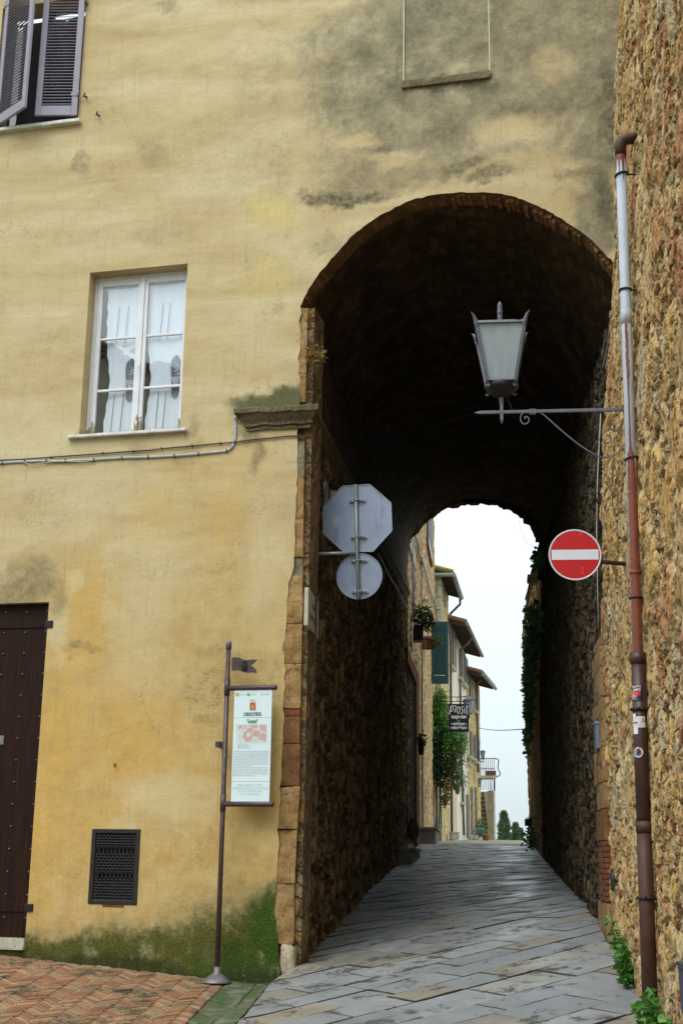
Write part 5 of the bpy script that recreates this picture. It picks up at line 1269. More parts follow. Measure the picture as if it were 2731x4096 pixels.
DRY = leafmat('dry_leaf', [(.20,.11,.035), (.33,.2,.07), (.42,.28,.11)])
STEM = simple('stem', (.10,.075,.04), .8)
def leaf(mb, c, size, rr, down=.0, asp=.55):
    a = Vector((rr.gauss(0,1), rr.gauss(0,1), rr.gauss(0,.7)-down)).normalized(); b = a.orthogonal().normalized(); b.rotate(Matrix.Rotation(rr.uniform(0,6.28), 3, a))
    l = size*rr.uniform(.6,1.3); w = l*asp; n = a.cross(b)*l*.12
    mb.add([c, c+a*l*.5+b*w*.5+n, c+a*l, c+a*l*.5-b*w*.5+n], [(0,1,2,3)])
def clump(mb, c, rad, n, size, rr, shell=.5, down=0, asp=.55):
    c = Vector(c)
    for _ in range(n):
        d = Vector((rr.gauss(0,1), rr.gauss(0,1), rr.gauss(0,1))).normalized()*(rr.random()**shell)
        leaf(mb, c+Vector((d.x*rad[0], d.y*rad[1], d.z*rad[2])), size, rr, down, asp)
def weed(px, pos, h, n, label, seed, size=.06):
    rr = random.Random(seed); o = empty(px, pos, label, 'weed'); st = MB(); lf = MB(); pos = Vector(pos)
    for k in range(n):
        d = (NR*rr.uniform(.1,.9)+AX*rr.uniform(-.8,.8))*.6; hh = h*rr.uniform(.45,1.0); pts = [pos + d*(f*f*hh*.6) + AX*rr.uniform(-.01,.01) + Vector((0,0,hh*f)) for f in (0,.25,.5,.75,1)]
        st.tube(pts, [.006,.005,.004,.003,.002], 5)
        for j in range(16):
            f = rr.uniform(.15,1); i = min(3, int(f*4)); p = pts[i].lerp(pts[i+1], f*4-i); leaf(lf, p, size*(1.25-f*.5), rr, -.1, .62)
    st.build('stems', STEM, o); lf.build('leaves', LEAF, o); return o

# ---------------------------------------------------------------- far street: left row of houses
S_ = .959
def hwall(name, A, B, z0_, z1_, mat, parent, nu=90, nv=120, back=None):
    A, B = Vector((A.x,A.y,0)), Vector((B.x,B.y,0)); mb = MB()
    mb.grid(lambda a, b: A.lerp(B, a)+Vector((0,0,z0_+(z1_-z0_)*b)), nu, nv)
    if back is not None:
        back = Vector((back.x, back.y, 0)); k = max(4, int(back.length/.12)); mb.grid(lambda a, b: A+back*(1-a)+Vector((0,0,z0_+(z1_-z0_)*b)), k, nv)
        mb.grid(lambda a, b: B+back*a+Vector((0,0,z0_+(z1_-z0_)*b)), 6, 10)
    return mb.build(name, mat, parent)
class Face:                                       # a house front from plan point A to B, with photo-to-wall lookups
    def __init__(s, A, B):
        s.A = Vector((A.x, A.y, 0)); s.B = Vector((B.x, B.y, 0)); s.d = (s.B-s.A).normalized(); s.n = Vector((s.d.y, -s.d.x, 0))
        if s.n.dot(Vector((1,0,0))) < 0: s.n = -s.n
    def at(s, x, y, o=0): return pl(x, y, s.A+s.n*o, s.n)
    def box(s, mb, x0, y0, x1, y1, o0, o1):
        a, b = s.at(x0, y1, o1), s.at(x1, y0, o1); u0, u1 = sorted(((a-s.A).dot(s.d), (b-s.A).dot(s.d)))
        za, zb_ = s.at((x0+x1)/2, y1, o1).z, s.at((x0+x1)/2, y0, o1).z
        p = s.A + s.d*u0 + s.n*o0; mb.frame_box((p.x, p.y, za), s.d*(u1-u0), s.n*(o1-o0), (0,0,zb_-za))
def stripes(name, a, b, per=.07):
    t = NT(name); z = t.sep(t.pos)[2]; f = t.math('FRACT', t.math('DIVIDE', z, per)); k = t.map(f, .35, .5)
    return t.fin(t.mix(k, b, a), .5, t.bump(f, .8, .03))
SHG = stripes('grey_louvre', (.22,.20,.21), (.06,.055,.06)); SHV = stripes('brown_louvre', (.16,.10,.08), (.05,.03,.025)); TILE = simple('terracotta_tile', (.33,.16,.09), .85, 0, .4, 5, .4, dirt=(.22,.19,.10)); LICH = simple('yellow_lichen_tile', (.40,.33,.05), .9, 0, .5, 8, .5, dirt=(.3,.26,.2))
EAVE = simple('dark_eave_wood', (.06,.04,.03), .8, 0, .4, 6); COPPER = simple('green_grey_gutter', (.24,.29,.28), .5, .3, .3, 4); CREAM = simple('cream_stucco', (.74,.68,.55), .9, 0, .12, 1.3, .2, 20, dirt=(.62,.55,.42)); BPLAS = simple('beige_plaster', (.62,.47,.30), .9, 0, .12, 1.5); PIPEB = simple('brown_downpipe', (.17,.10,.085), .5); WHITEP = simple('white_plaster', (.72,.72,.70), .9)
GSHUT = simple('dark_green_paint', (.005,.055,.055), .45, 0, .15, 6)
def tiled_roof(parent, F, a0, a1, z, over, near, rise=.9, depth=3.0, mat=None, th=.10):
    """sloping roof along a house front, eave 'over' in front of the wall and 'near' past its near end"""
    p = F.A + F.d*(a0-near); L_ = a1-a0+near; mb = MB()
    e = p + F.n*over + Vector((0,0,z-over*.28)); up = -F.n*(over+depth) + Vector((0,0,(over+depth)*.28))
    mb.frame_box(e+Vector((0,0,.05)), F.d*L_, up, Vector((0,0,th)))
    rf = mb.build('roof', mat or TILE, parent); mb = MB()
    mb.frame_box(e+Vector((0,0,-.02)), F.d*L_, up*.98, Vector((0,0,.065)))
    k = int(L_/.45)
    for i in range(k): q = e+F.d*(i*.45+.03); mb.frame_box(q+Vector((0,0,-.13)), F.d*.09, up*.45, Vector((0,0,.11)))
    mb.build('eaves', EAVE, parent); mb = MB()
    n = int(L_/.19)
    for i in range(n+1):
        q = e + F.d*(i*L_/n) - F.n*-.05 + Vector((0,0,.05+th)); mb.tube([q, q+up*.5, q+up*.99], .085, 7)
    mb.build('tiles', mat or TILE, rf); return e
def gutter(parent, e, d, L_, mat, r=.085):
    mb = MB(); mb.tube([e+Vector((0,0,.0)), e+d*(L_*.5), e+d*L_], r, 10); mb.build('gutter', mat, parent)
pA, pB = lw(1629, 3000), lw(1736, 2300)
H1 = empty('stone_house', (pA.x, pA.y, 1.5), 'tall rubble stone house just past the passage with a green shutter', 'house')
F1_ = Face(L0+AX*(LEN+.05), pB)
zl_, ztop1 = 1.0, 15.5
hwall('wall', F1_.A, F1_.B, zl_, ztop1, RUB_H, H1, 150, 190, -F1_.n*4)
def window_on(F, parent, x0, y0, x1, y1, mat=SHG, o=.06, sill=False, name='shutter', fr=None):
    mb = MB(); F.box(mb, x0, y0, x1, y1, 0, o); w_ = mb.build(name, mat, parent)
    if sill: mb = MB(); F.box(mb, x0-1.5, y1, x1+1.5, y1+10, 0, o+.12); mb.build('sill', PALESTONE, parent)
    return w_
window_on(F1_, H1, 1714, 2040, 1728, 2205, SHG, .10); mb = MB(); F1_.box(mb, 1714, 2198, 1730, 2226, 0, .10); mb.build('sill', JBRICK, H1)
mb = MB(); F1_.box(mb, 1714, 2190, 1728, 2206, .1, .105); mb.build('shutter_foot', WHITEP, H1)
window_on(F1_, H1, 1650, 2235, 1664, 2440, simple('brick_infill', (.10,.05,.03), .9), .02, name='window'); mb = MB(); F1_.box(mb, 1640, 2180, 1664, 2236, .0, .06); mb.build('lintel', PALESTONE, H1)
mb = MB(); F1_.box(mb, 1630, 2700, 1668, 3375, 0, .03); mb.build('door', OLDDOOR, H1); mb = MB()
F1_.box(mb, 1666, 2690, 1676, 3375, 0, .10); F1_.box(mb, 1630, 2650, 1676, 2700, 0, .10); mb.build('door_surround', JBRICK, H1)
mb = MB(); g0 = F1_.at(1725, 2600, .02)
def gp(x, y): return pl(x, y, g0, AX)
a, b_, c_ = gp(1724, 2735), gp(1793, 2735), gp(1758, 2486); u = Vector((b_.x-a.x, b_.y-a.y, 0)); W_, H_ = u.length, c_.z-a.z; u.normalize()
for x0, x1, z0q, z1q in ((0,.17,0,1),(.80,1,0,1),(.17,.80,0,.13),(.17,.80,.93,1)): mb.frame_box(a+u*W_*x0+Vector((0,0,H_*z0q)), u*W_*(x1-x0), AX*.05, (0,0,H_*(z1q-z0q)))
gs = mb.build('shutter', GSHUT, H1, .006); gs['label'] = 'dark green louvred shutter standing open'; mb = MB()
for k in range(25): mb.frame_box(a+u*W_*.16+Vector((0,0,H_*(.14+.79*k/25)))+AX*-.004, u*W_*.65, AX*.05+Vector((0,0,.06)), Vector((0,0,.03))-AX*.01)
mb.build('slats', simple('teal_slat', (.010,.06,.07), .4), gs)
mb = MB()
for k in range(2): mb.tube([F1_.at(x+k*2, y, .07+k*.03) for x, y in spl([(1655,2130),(1668,2170),(1672,2205),(1684,2228),(1690,2255),(1706,2310),(1712,2340),(1722,2370),(1736,2402),(1742,2425)], 4)], .03, 6)
tag(mb.build('street_cable', CABG), 'grey cables sagging down the tall rubble house wall', 'cable')
mb = MB(); mb.tube([F1_.at(1686, 2240, .06), F1_.at(1686, 2480, .06), F1_.at(1688, 3000, .06), F1_.at(1690,3360,.06)], .022, 6); mb.build('downpipe', PIPEB, H1)
mb = MB(); mb.tube([F1_.at(1649, 2100, .07), F1_.at(1653, 2470, .07)], .03, 6); mb.build('conduit', CABG, H1)
mb = MB(); mb.tube([F1_.at(1700, 2395, .02), F1_.at(1704, 2402, .18)], .07, 8); mb.build('vent_cap', GALV, H1)

d1, d2, d3, d4 = 58*S_, 63*S_, 73*S_, 79*S_
P1, P1b, P2, P3, P4 = cd(1734,3300,d1), cd(1763,3300,d1), cd(1798,3300,d2), cd(1869,3300,d3), cd(1923,3300,d4)
def hz(x, y, d): return cd(x, y, d).z
H2 = empty('corner_stone_house', (P1b.x, P1b.y, 2.2), 'gold stone house with a green grey gutter and yellow lichen on its roof', 'house')
F2 = Face(P1b, P2); zt2 = hz(1763, 2292, d1); hwall('wall', F2.A, F2.B, 1.5, zt2, RUB_C, H2, 50, 130, -F2.n*3)
mb = MB(); ww = 0
for k in range(22):
    y0_ = 2290+k*50; a, b_ = cd(1764.5, y0_+48, d1-.03), cd(1746 if k % 2 else 1740, y0_+48, d1-.03); t_ = cd(1764, y0_, d1-.03)
    mb.frame_box((b_.x, b_.y, b_.z), (a.x-b_.x, a.y-b_.y, 0), HF*.3, (0,0,t_.z-b_.z-.03))
mb.build('quoins', PALESTONE, H2, .02)
e2 = tiled_roof(H2, F2, 0, (F2.B-F2.A).length, zt2, .55, .35, mat=LICH); gutter(H2, e2+F2.n*.06, F2.d, (F2.B-F2.A).length+.35, COPPER, .11)
m_ = MB(); m_.tube([e2+F2.n*.06, e2-F2.n*1.2], .09, 10); m_.build('gutter', COPPER, H2)
mb = MB(); q = e2+F2.d*((F2.B-F2.A).length+.33); w0 = F2.B+F2.n*.09; mb.tube([q, q-Vector((0,0,.3)), Vector((w0.x,w0.y,q.z-.75)), Vector((w0.x,w0.y,q.z-1.1)), Vector((w0.x,w0.y,2.2))], .06, 10); mb.build('downpipe', PIPEB, H2)
window_on(F2, H2, 1775, 2330, 1781, 2420, SHV, .03, name='window')
H3 = empty('cream_house', (P2.x, P2.y, 2.3), 'cream stuccoed house with deep dark eaves and brown gutter', 'house')
F3 = Face(P2, P3); L3 = (F3.B-F3.A).length; zt3 = hz(1806, 2490, d2); hwall('wall', F3.A, F3.B, 1.6, zt3, CREAM, H3, 6, 6, -F3.n*3)
e3 = tiled_roof(H3, F3, 0, L3, zt3+.1, .8, .25); gutter(H3, e3+F3.n*.08, F3.d, L3+.25, simple('brown_gutter', (.28,.19,.14), .5), .085)
for r_ in ((1813,2480,1824,2668),(1848,2609,1855,2714),(1862,2633,1871,2738),(1847,2925,1856,2965),(1862,2925,1870,2985)): window_on(F3, H3, *r_, SHG, .07, True)
mb = MB(); q = e3+F3.d*(L3*.45); w0 = F3.A+F3.d*(L3*.45)+F3.n*.08
mb.tube([F3.at(1888,2545,.9), F3.at(1868,2575,.5), F3.at(1839,2600,.09), F3.at(1839,2640,.09), F3.at(1843,3000,.09), F3.at(1855,3340,.09)], .06, 10); mb.build('downpipe', PIPEB, H3)
window_on(F3, H3, 1808, 3150, 1826, 3340, BPLAS, .05, name='door'); window_on(F3, H3, 1868, 3180, 1876, 3350, SHG, .05, name='door'); window_on(F3, H3, 1852, 3100, 1860, 3210, simple('dim_pane', (.3,.3,.27), .3), .03, True, name='window')
H4 = empty('yellow_house', (P3.x, P3.y, 2.4), 'yellow stone house ending the row, with grey shutters and galvanised gutter', 'house')
F4 = Face(P3, P4); L4 = (F4.B-F4.A).length; zt4 = hz(1872, 2690, d3); hwall('wall', F4.A, F4.B, 1.6, zt4, RUB_C, H4, 60, 100, -F4.n*3)
e4 = tiled_roof(H4, F4, 0, L4, zt4+.1, .85, .25); gutter(H4, e4+F4.n*.08, F4.d, L4+.25, COPPER, .1)
for r_ in ((1881,2709,1888,2792),(1909,2754,1917,2845),(1883,2928,1891,3024),(1899,2944,1906,3034),(1912,2957,1918,3046)): window_on(F4, H4, *r_, SHG, .07, True)
mb = MB(); mb.tube([F4.at(1944,2705,.9), F4.at(1920,2722,.5), F4.at(1906,2735,.09), F4.at(1907,2800,.09), F4.at(1912,3090,.09)], .06, 10); mb.build('downpipe', PIPEB, H4)
for x0 in (1884, 1900): window_on(F4, H4, x0, 3150, x0+7, 3345, simple('arched_door', (.13,.09,.05), .7), .03, name='door')
mb = MB()
mb.tube([F4.at(1850,3030,.08), F4.at(1880,3062,.08), F4.at(1895,3070,.08), F4.at(1898,3130,.08)], .025, 6); mb.build('conduit', CABG, H4)

# stairs and balcony at the end of the row
d5 = 79.5*S_; ST = empty('outside_staircase', cd(1935, 3345, d5), 'outside stone staircase climbing to a railed landing at the end of the row', 'staircase')
tr = MB(); mb = MB(); VX = Vector((HF.y, -HF.x, 0))
for k in range(10):
    y1_, y0_ = 3340-k*17, 3340-(k+1)*17; d = d5+k*.28; a, b_ = cd(1921, y1_, d), cd(1951-k*.0, y1_, d); zt = cd(1935, y0_, d).z
    mb.frame_box((a.x, a.y, a.z-.05), (b_.x-a.x, b_.y-a.y, 0), HF*(3.2-k*.28), (0,0,zt-a.z+.05)); tr.frame_box((a.x-HF.x*.05, a.y-HF.y*.05, zt), (b_.x-a.x, b_.y-a.y, 0), HF*.32, (0,0,.05))
mb.build('steps', simple('dark_step_stone', (.13,.12,.095), .9, 0, .4, 3), ST, .01); tr.build('treads', PALESTONE, ST)
mb = MB(); a, b_ = cd(1950, 3355, d5-.1), cd(1976, 3355, d5-.1); zt = cd(1960,3162,d5-.1).z
mb.prism([Vector((a.x,a.y,a.z-.2)), Vector((b_.x,b_.y,a.z-.2)), Vector((b_.x,b_.y,zt)), Vector((a.x+VX.x*.1,a.y+VX.y*.1,zt))], HF*3.0); mb.build('parapet', simple('ochre_render', (.30,.24,.14), .9, 0, .3, 3, dirt=(.16,.14,.09)), ST)
mb = MB(); a, b_ = cd(1976, 3355, d5), cd(1982, 3355, d5); mb.frame_box((a.x,a.y,a.z-.2), (b_.x-a.x,b_.y-a.y,0), HF*3, (0,0,zt-a.z+.15)); mb.build('side_wall', WHITEP, ST)
mb = MB(); mb.tube([cd(1958,3240,d5-.25), cd(1966,3110,d5-.25+2.2)], .05, 8); mb.build('handrail', GALV, ST)
d6 = d5+2.0; mb = MB()
for k in range(8): x = 1923+k*7.3; mb.tube([cd(x,3160,d6), cd(x,3112,d6)], .016, 5)
mb.tube([cd(1923,3113,d6), cd(1977,3113,d6)], .02, 5); mb.tube([cd(1977,3165,d6), cd(1977,3108,d6)], .04, 6); mb.build('landing_railing', IRON, ST)
BL = empty('balcony', cd(1940,3108,d5), 'balcony with thin iron railing and curved end hanging over the stairs', 'balcony')
mb = MB(); a, b_ = cd(1908,3112,d5-.3), cd(1985,3112,d5-.3); mb.frame_box(a, b_-a, HF*1.6, (0,0,.14)); mb.build('slab', PALESTONE, BL)
mb = MB()
for k in range(9): x = 1914+k*7.8; mb.tube([cd(x,3106,d5-.25), cd(x,3033,d5-.25)], .016, 5)
mb.tube([cd(1910,3034,d5-.25), cd(1978,3033,d5-.25)], .022, 5); mb.tube([cd(1910,3075,d5-.25), cd(1978,3075,d5-.25)], .012, 5)
for k in range(5): mb.tube([cd(1925+k*11+5*math.cos(t*.52), 3080-9*math.sin(t*.52), d5-.26) for t in range(7)], .012, 4)
mb.build('railing', IRON, BL)
mb = MB(); pts = [(1977,3034),(1992,3040),(1990,3070),(1994,3082),(1999,3092),(1996,3102),(1985,3106)]
for k in range(7):
    mb.tube([cd(x, y, d5-.25+k*.2) for x, y in spl(pts, 4)], .03, 5)
mb.build('curved_railing', IRON, BL)
TERRA = simple('terracotta', (.36,.13,.065), .8, 0, .25, 8)
def boxpot(name, x0, y0, x1, y1, d, label, cat='planter'):
    a, b_ = cd(x0, y1, d), cd(x1, y1, d); o = empty(name, a, label, cat); mb = MB(); h = cd(x0,y0,d).z-a.z
    mb.frame_box(a, b_-a, HF*.25, (0,0,h)); mb.frame_box(a+Vector((0,0,h*.8))-HF*.02-(b_-a)*.03, (b_-a)*1.06, HF*.29, (0,0,h*.2)); mb.build('trough', TERRA, o, .01); return o
boxpot('flower_trough', 1942, 3083, 1961, 3101, d5-.1, 'left terracotta trough behind the balcony railing'); boxpot('flower_trough', 1964, 3083, 1983, 3101, d5-.1, 'right terracotta trough beside the curved balcony end')
def pot(name, x, y0, y1, d, wpx, label, mat=TERRA, cat='flower pot', plant=None, rr=None, n=160, prad=(1.4,1.3), size=.12):
    b_ = cd(x, y1, d); h = cd(x, y0, d).z-b_.z; r = wpx/2*d/FPX; o = empty(name, b_, label, cat)
    mb = MB(); mb.lathe([(r*.68, 0), (r*.9, h*.78), (r*1.0, h*.78), (r*1.02, h), (r*.9, h), (r*.85, h*.86), (0, h*.86)], b_, 20); mb.build('pot', mat, o)
    if plant: mb = MB(); clump(mb, b_+Vector((0,0,h*1.2)), (r*prad[0], r*prad[0], h*prad[1]), n, size, rr or random.Random(int(x)), .5); mb.build('foliage', plant, o)
    return o
dq = 70*S_
pot('flower_pot', 1941, 3337, 3363, dq, 27, 'terracotta pot on the cobbles at the foot of the outside stairs', plant=LEAF, prad=(.8,.7), n=60)
pot('flower_pot', 1920, 3312, 3348, dq+1.2, 33, 'turquoise pot behind the terracotta pot at the stairs', simple('turquoise_glaze', (.10,.33,.36), .4), plant=LEAFY, n=200, prad=(1.2,1.0))
mb = MB(); rr = random.Random(5); c_ = cd(1912, 3333, dq+.3); clump(mb, c_, (.42,.35,.3), 420, .12, rr, .6, 0, .2); tag(mb.build('lavender_bush', BLUEG), 'grey green bush between the stone seat and the turquoise pot', 'bush')
mb = MB()
for x0, x1 in ((1877,1896),(1897,1913)): a, b_ = cd(x0,3359,dq), cd(x1,3359,dq); mb.frame_box(a, b_-a, HF*.5, (0,0,cd(x0,3341,dq).z-a.z))
tag(mb.build('stone_bench', PALESTONE, None, .03), 'low pale stone bench blocks against the cream house', 'bench')
mb = MB(); a, b_ = cd(1803,3358,d2-2), cd(1836,3358,d2-2); mb.frame_box(a, b_-a, HF*.6, (0,0,cd(1803,3333,d2-2).z-a.z)); mb.frame_box(a+Vector((0,0,cd(1803,3333,d2-2).z-a.z))-HF*.03-(b_-a)*.04, (b_-a)*1.08, HF*.66, (0,0,.06)); tag(mb.build('doorstep', PALESTONE, None, .02), 'pale stone block step below the beige door', 'step')

# creeper, hanging pots and planters
CR_ = empty('creeper', cd(1770,3360,52.4*S_), 'large green creeper spilling from the house front behind the pub sign', 'climbing plant'); rr = random.Random(31)
mb = MB(); m2 = MB(); dc = 55*S_
for (x, y, rx, ry, n, mt) in ((1850,2960,16,60,200,0),(1725,2900,14,60,200,1),(1736,2830,22,60,420,0),(1735,2920,26,70,500,0),(1735,3010,24,80,450,1),(1820,2930,26,70,420,0),(1760,2810,26,46,420,0),(1768,2870,40,60,760,0),(1790,2930,40,50,620,0),(1800,2985,40,55,620,0),(1752,2960,34,90,700,1),(1745,3060,30,90,700,1),(1780,3070,40,70,650,1),(1762,2770,18,16,80,0),(1775,3130,30,30,200,1)):
    c_ = cd(x, y, dc); k = dc/FPX; clump(m2 if mt else mb, c_, (rx*k, .55, ry*k), n, .13, rr, .5, .2)
m3 = MB()
for k in range(900):
    x = rr.gauss(1822, 17); y = rr.uniform(2960, 3130)+abs(rr.gauss(0,12)); leaf(m3, cd(x, y, dc+rr.uniform(-.5,.4)), .26, rr, 1.6, .16)
mb.build('foliage', LEAF, CR_); m2.build('dark_foliage', LEAFD, CR_); m3.build('drooping_shoots', leafmat('olive_shoot', [(.05,.08,.02), (.09,.13,.035), (.14,.18,.06)]), CR_)
mb = MB()
for k in range(6): x = 1728+k*7; mb.tube([cd(x+rr.uniform(-4,4), 3370-j*70, dc+.3) for j in range(8)], .025, 5)
mb.build('stem', STEM, CR_)
pot('hanging_pot', 1789, 3140, 3166, dc-.6, 24, 'terracotta hanging pot under the creeper', plant=DRY, cat='flower pot', prad=(1.3,.9), n=110)
pot('hanging_pot', 1829, 3158, 3178, dc+1, 15, 'small red terracotta pot on the wall right of the creeper', plant=LEAFY, prad=(1.2,.9), n=50)
pot('hanging_pot', 1780, 3194, 3222, dc-.8, 22, 'lowest terracotta hanging pot with a bushy plant', plant=LEAFY, prad=(1.8,1.5), n=220)
pw = F1_.at(1668, 2520, .2); dd = (pw-CAM).dot(HF)
PL1 = empty('window_box', pw, 'dark window box with a dense dark green plant high on the rubble house', 'planter'); mb = MB(); a, b_ = cd(1655,2560,dd), cd(1692,2560,dd); mb.frame_box(a, b_-a, HF*.5, (0,0,cd(1660,2500,dd).z-a.z)); mb.build('trough', IRON, PL1)
mb = MB(); rr = random.Random(9); clump(mb, cd(1685,2465,dd), (.38,.3,.34), 520, .10, rr, .5); clump(mb, cd(1712,2495,dd), (.2,.2,.28), 200, .10, rr, .5, .6); mb.build('foliage', LEAFD, PL1)
pw = F1_.at(1712, 2590, .4); dd = (pw-CAM).dot(HF); PL2 = boxpot('balcony_trough', 1693, 2548, 1731, 2594, dd, 'terracotta trough in an iron cage beside the green shutter')
mb = MB()
for x in (1690, 1712, 1734): mb.tube([cd(x,2543,dd-.05), cd(x,2597,dd-.05)], .012, 5)
for y in (2545, 2596): mb.tube([cd(1690,y,dd-.05), cd(1734,y,dd-.05)], .012, 5)
mb.build('cage', IRON, PL2); mb = MB(); clump(mb, cd(1742,2565,dd), (.22,.2,.22), 160, .09, rr, .5); mb.build('foliage', LEAFY, PL2)
pw = F1_.at(1680, 2980, .3); dd = (pw-CAM).dot(HF); o = pot('wall_pot', 1684, 2970, 3020, dd, 26, 'dark pot with a trailing plant fixed to the rubble house above the bench', IRON, plant=LEAFD, prad=(1.5,.5), n=120, size=.1)

# stone seats by the passage's end
mb = MB(); a, b_ = F1_.at(1634,3402,.02), F1_.at(1655,3385,.02); L_ = (Vector((b_.x,b_.y,0))-Vector((a.x,a.y,0))).length
p = L0+AX*(LEN-3.6)-NR*.0; zq = gz(p.x, p.y); mb.frame_box((p.x,p.y,zq-.2), AX*3.4, -NR*.36, (0,0,.52)); mb.frame_box(Vector((p.x,p.y,zq+.32)), AX*3.42, -NR*.42, (0,0,.08)); tag(mb.build('stone_step', GREYSTONE, None, .02), 'long smooth stone ledge at the foot of the left passage wall', 'ledge')
p = F1_.at(1676,3372,.0); mb = MB(); mb.frame_box((p.x,p.y,gz(p.x,p.y)-.2), AX*3.2, -NR*.5, (0,0,.62)); mb.frame_box(Vector((p.x,p.y,gz(p.x,p.y)+.42))-AX*.05, AX*3.3, -NR*.58, (0,0,.09)); tag(mb.build('stone_bench', GREYSTONE, None, .02), 'stone bench against the rubble house past the passage', 'bench')
p = L0+AX*(LEN-.4)-NR*.2; b_ = Vector((p.x,p.y,gz(p.x,p.y)+.42)); mb = MB(); mb.lathe([(.08,0),(.15,.14),(.17,.28),(.14,.42),(.08,.5),(.10,.55),(.07,.55),(.06,.5),(0,.5)], b_, 20); tag(mb.build('jar', simple('dark_terracotta', (.10,.05,.03), .8)), 'dark terracotta jar standing on the stone ledge', 'jar')
for x, lab in ((1737,'left of two upright grey pipe stubs beside the rubble house'),(1744,'right of two upright grey pipe stubs beside the rubble house')):
    a = cd(x, 3366, 56*S_); t_ = cd(x, 3258 if x == 1737 else 3270, 56*S_); mb = MB(); mb.tube([a, t_-Vector((0,0,.03)), t_], [.04,.04,.02], 10); tag(mb.build('pipe_stub', GALV), lab, 'pipe', 'grey pipe stubs')

# pub sign and lamps
dp = 50*S_; PS = empty('pub_sign', cd(1745,2805,dp), 'black hanging pub sign with white handwriting', 'sign')
a, b_ = cd(1794,2927,dp), cd(1874,2927,dp); hgt = cd(1794,2815,dp).z-a.z; u = (b_-a); u.z = 0; Wd = u.length; u.normalize()
mb = MB(); mb.frame_box(a+HF*.02, u*Wd, -HF*.04, (0,0,hgt)); mb.build('board', simple('blackboard', (.008,.008,.010), .6), PS)
CHK = simple('chalk_white', (.75,.77,.8), .8); o = a-HF*.022
def stroke(mb, pts, r): mb.ribbon([o+u*(x*Wd)+Vector((0,0,z*hgt)) for x, z in spl(pts, 4)], .004, r, -HF)
mb = MB()
for pts in ([(.03,.60),(.06,.72),(.10,.90),(.10,.80),(.16,.93),(.22,.90),(.20,.78),(.12,.72),(.09,.75)], [(.26,.92),(.34,.93),(.38,.90),(.33,.80),(.30,.70),(.36,.74)], [(.52,.88),(.44,.86),(.42,.74),(.47,.66),(.54,.74),(.55,.86),(.50,.90)], [(.74,.90),(.66,.90),(.66,.82),(.70,.76),(.66,.66),(.58,.66)], [(.80,.84),(.78,.72),(.80,.66)], [(.93,.97),(.90,.80),(.90,.67),(.96,.64)], [(.84,.87),(.99,.90)], [(.81,.93),(.82,.95)]): stroke(mb, pts, .034)
mb.build('lettering', CHK, PS)
for s_, z_, w_, h_ in (('mangia e bevi', .49, .76, .17), ('- craft beer -', .25, .78, .13), ('- wine & food -', .11, .86, .13)):
    m_ = MB(); text_mesh(s_, h_*hgt, (0,0,0), (1,0,0), (0,1,0), m_, 0, 1, .12, 'CENTER', .014); w0 = max(v.x for v in m_.v)-min(v.x for v in m_.v); kx = w_*Wd/w0
    m_.v = [o+u*(Wd*.5+v.x*kx)+Vector((0,0,z_*hgt+v.y)) for v in m_.v]; m_.build('lettering', CHK, PS)
mb = MB(); stroke(mb, [(.42,.405),(.48,.41),(.52,.40),(.58,.41)], .012); mb.build('flourish', CHK, PS)
mb = MB()
for y, x1 in ((2788,1866),(2806,1878)): mb.tube([cd(1742,y,dp), cd(x1,y,dp)], .014, 6)
mb.tube([cd(1833+7*math.cos(k*.4), 2797+8*math.sin(k*.4), dp) for k in range(17)], .01, 5); mb.tube([cd(1848,2788,dp), cd(1856,2784,dp), cd(1864,2788,dp)], .012, 5)
for x in (1806, 1862): mb.tube([cd(x,2806,dp), cd(x,2816,dp)], .008, 5)
mb.build('bracket', IRON, PS)
def small_lantern(x0, x1, y0, y1, d, label, wall=None):
    c_ = cd((x0+x1)/2, y1, d); h = cd((x0+x1)/2, y0, d).z-c_.z; r = (x1-x0)/2*d/FPX/1.06; o = empty('street_lamp', c_, label, 'lamp')
    mb = MB()
    for i in range(4):
        a_, b2 = [(1,1),(1,-1),(-1,-1),(-1,1)][i], [(1,1),(1,-1),(-1,-1),(-1,1)][(i+1)%4]
        P_ = lambda q, r_, z: c_+VX*(q[0]*r_)+HF*(q[1]*r_)+Vector((0,0,z))
        bar(mb, P_(a_, r*.5, 0), P_(a_, r, h*.9), .04); bar(mb, P_(a_, r, h*.9), P_(b2, r, h*.9), .045); bar(mb, P_(a_, r*.5, 0), P_(b2, r*.5, 0), .045)
    mb.lathe([(r*1.5, h*.9), (r*.3, h*1.02), (0, h*1.12)], c_, 4, (0,0,1), False); mb.tube([c_, c_-Vector((0,0,.2))], .03, 6)
    mb.tube([c_-Vector((0,0,.15)), c_-VX*(wall or .5)-Vector((0,0,.15))], .025, 6); mb.build('frame', LIRON, o)
    mb = MB(); mb.lathe([(r*.62, .02), (r*1.3, h*.88)], c_, 4, (0,0,1), False); mb.v = [c_+Matrix.Rotation(0,3,'Z')@(v-c_) for v in mb.v]; mb.build('pane', FROST, o)
small_lantern(1853, 1898, 2794, 2854, 58*S_, 'grey street lamp half hidden behind the black pub sign', 1.0)
small_lantern(1922, 1938, 3002, 3036, d4-1, 'far street lamp above the balcony railing', .4)
small_lantern(1911, 1925, 3112, 3134, d4-1.2, 'smallest street lamp, under the balcony floor', .3)

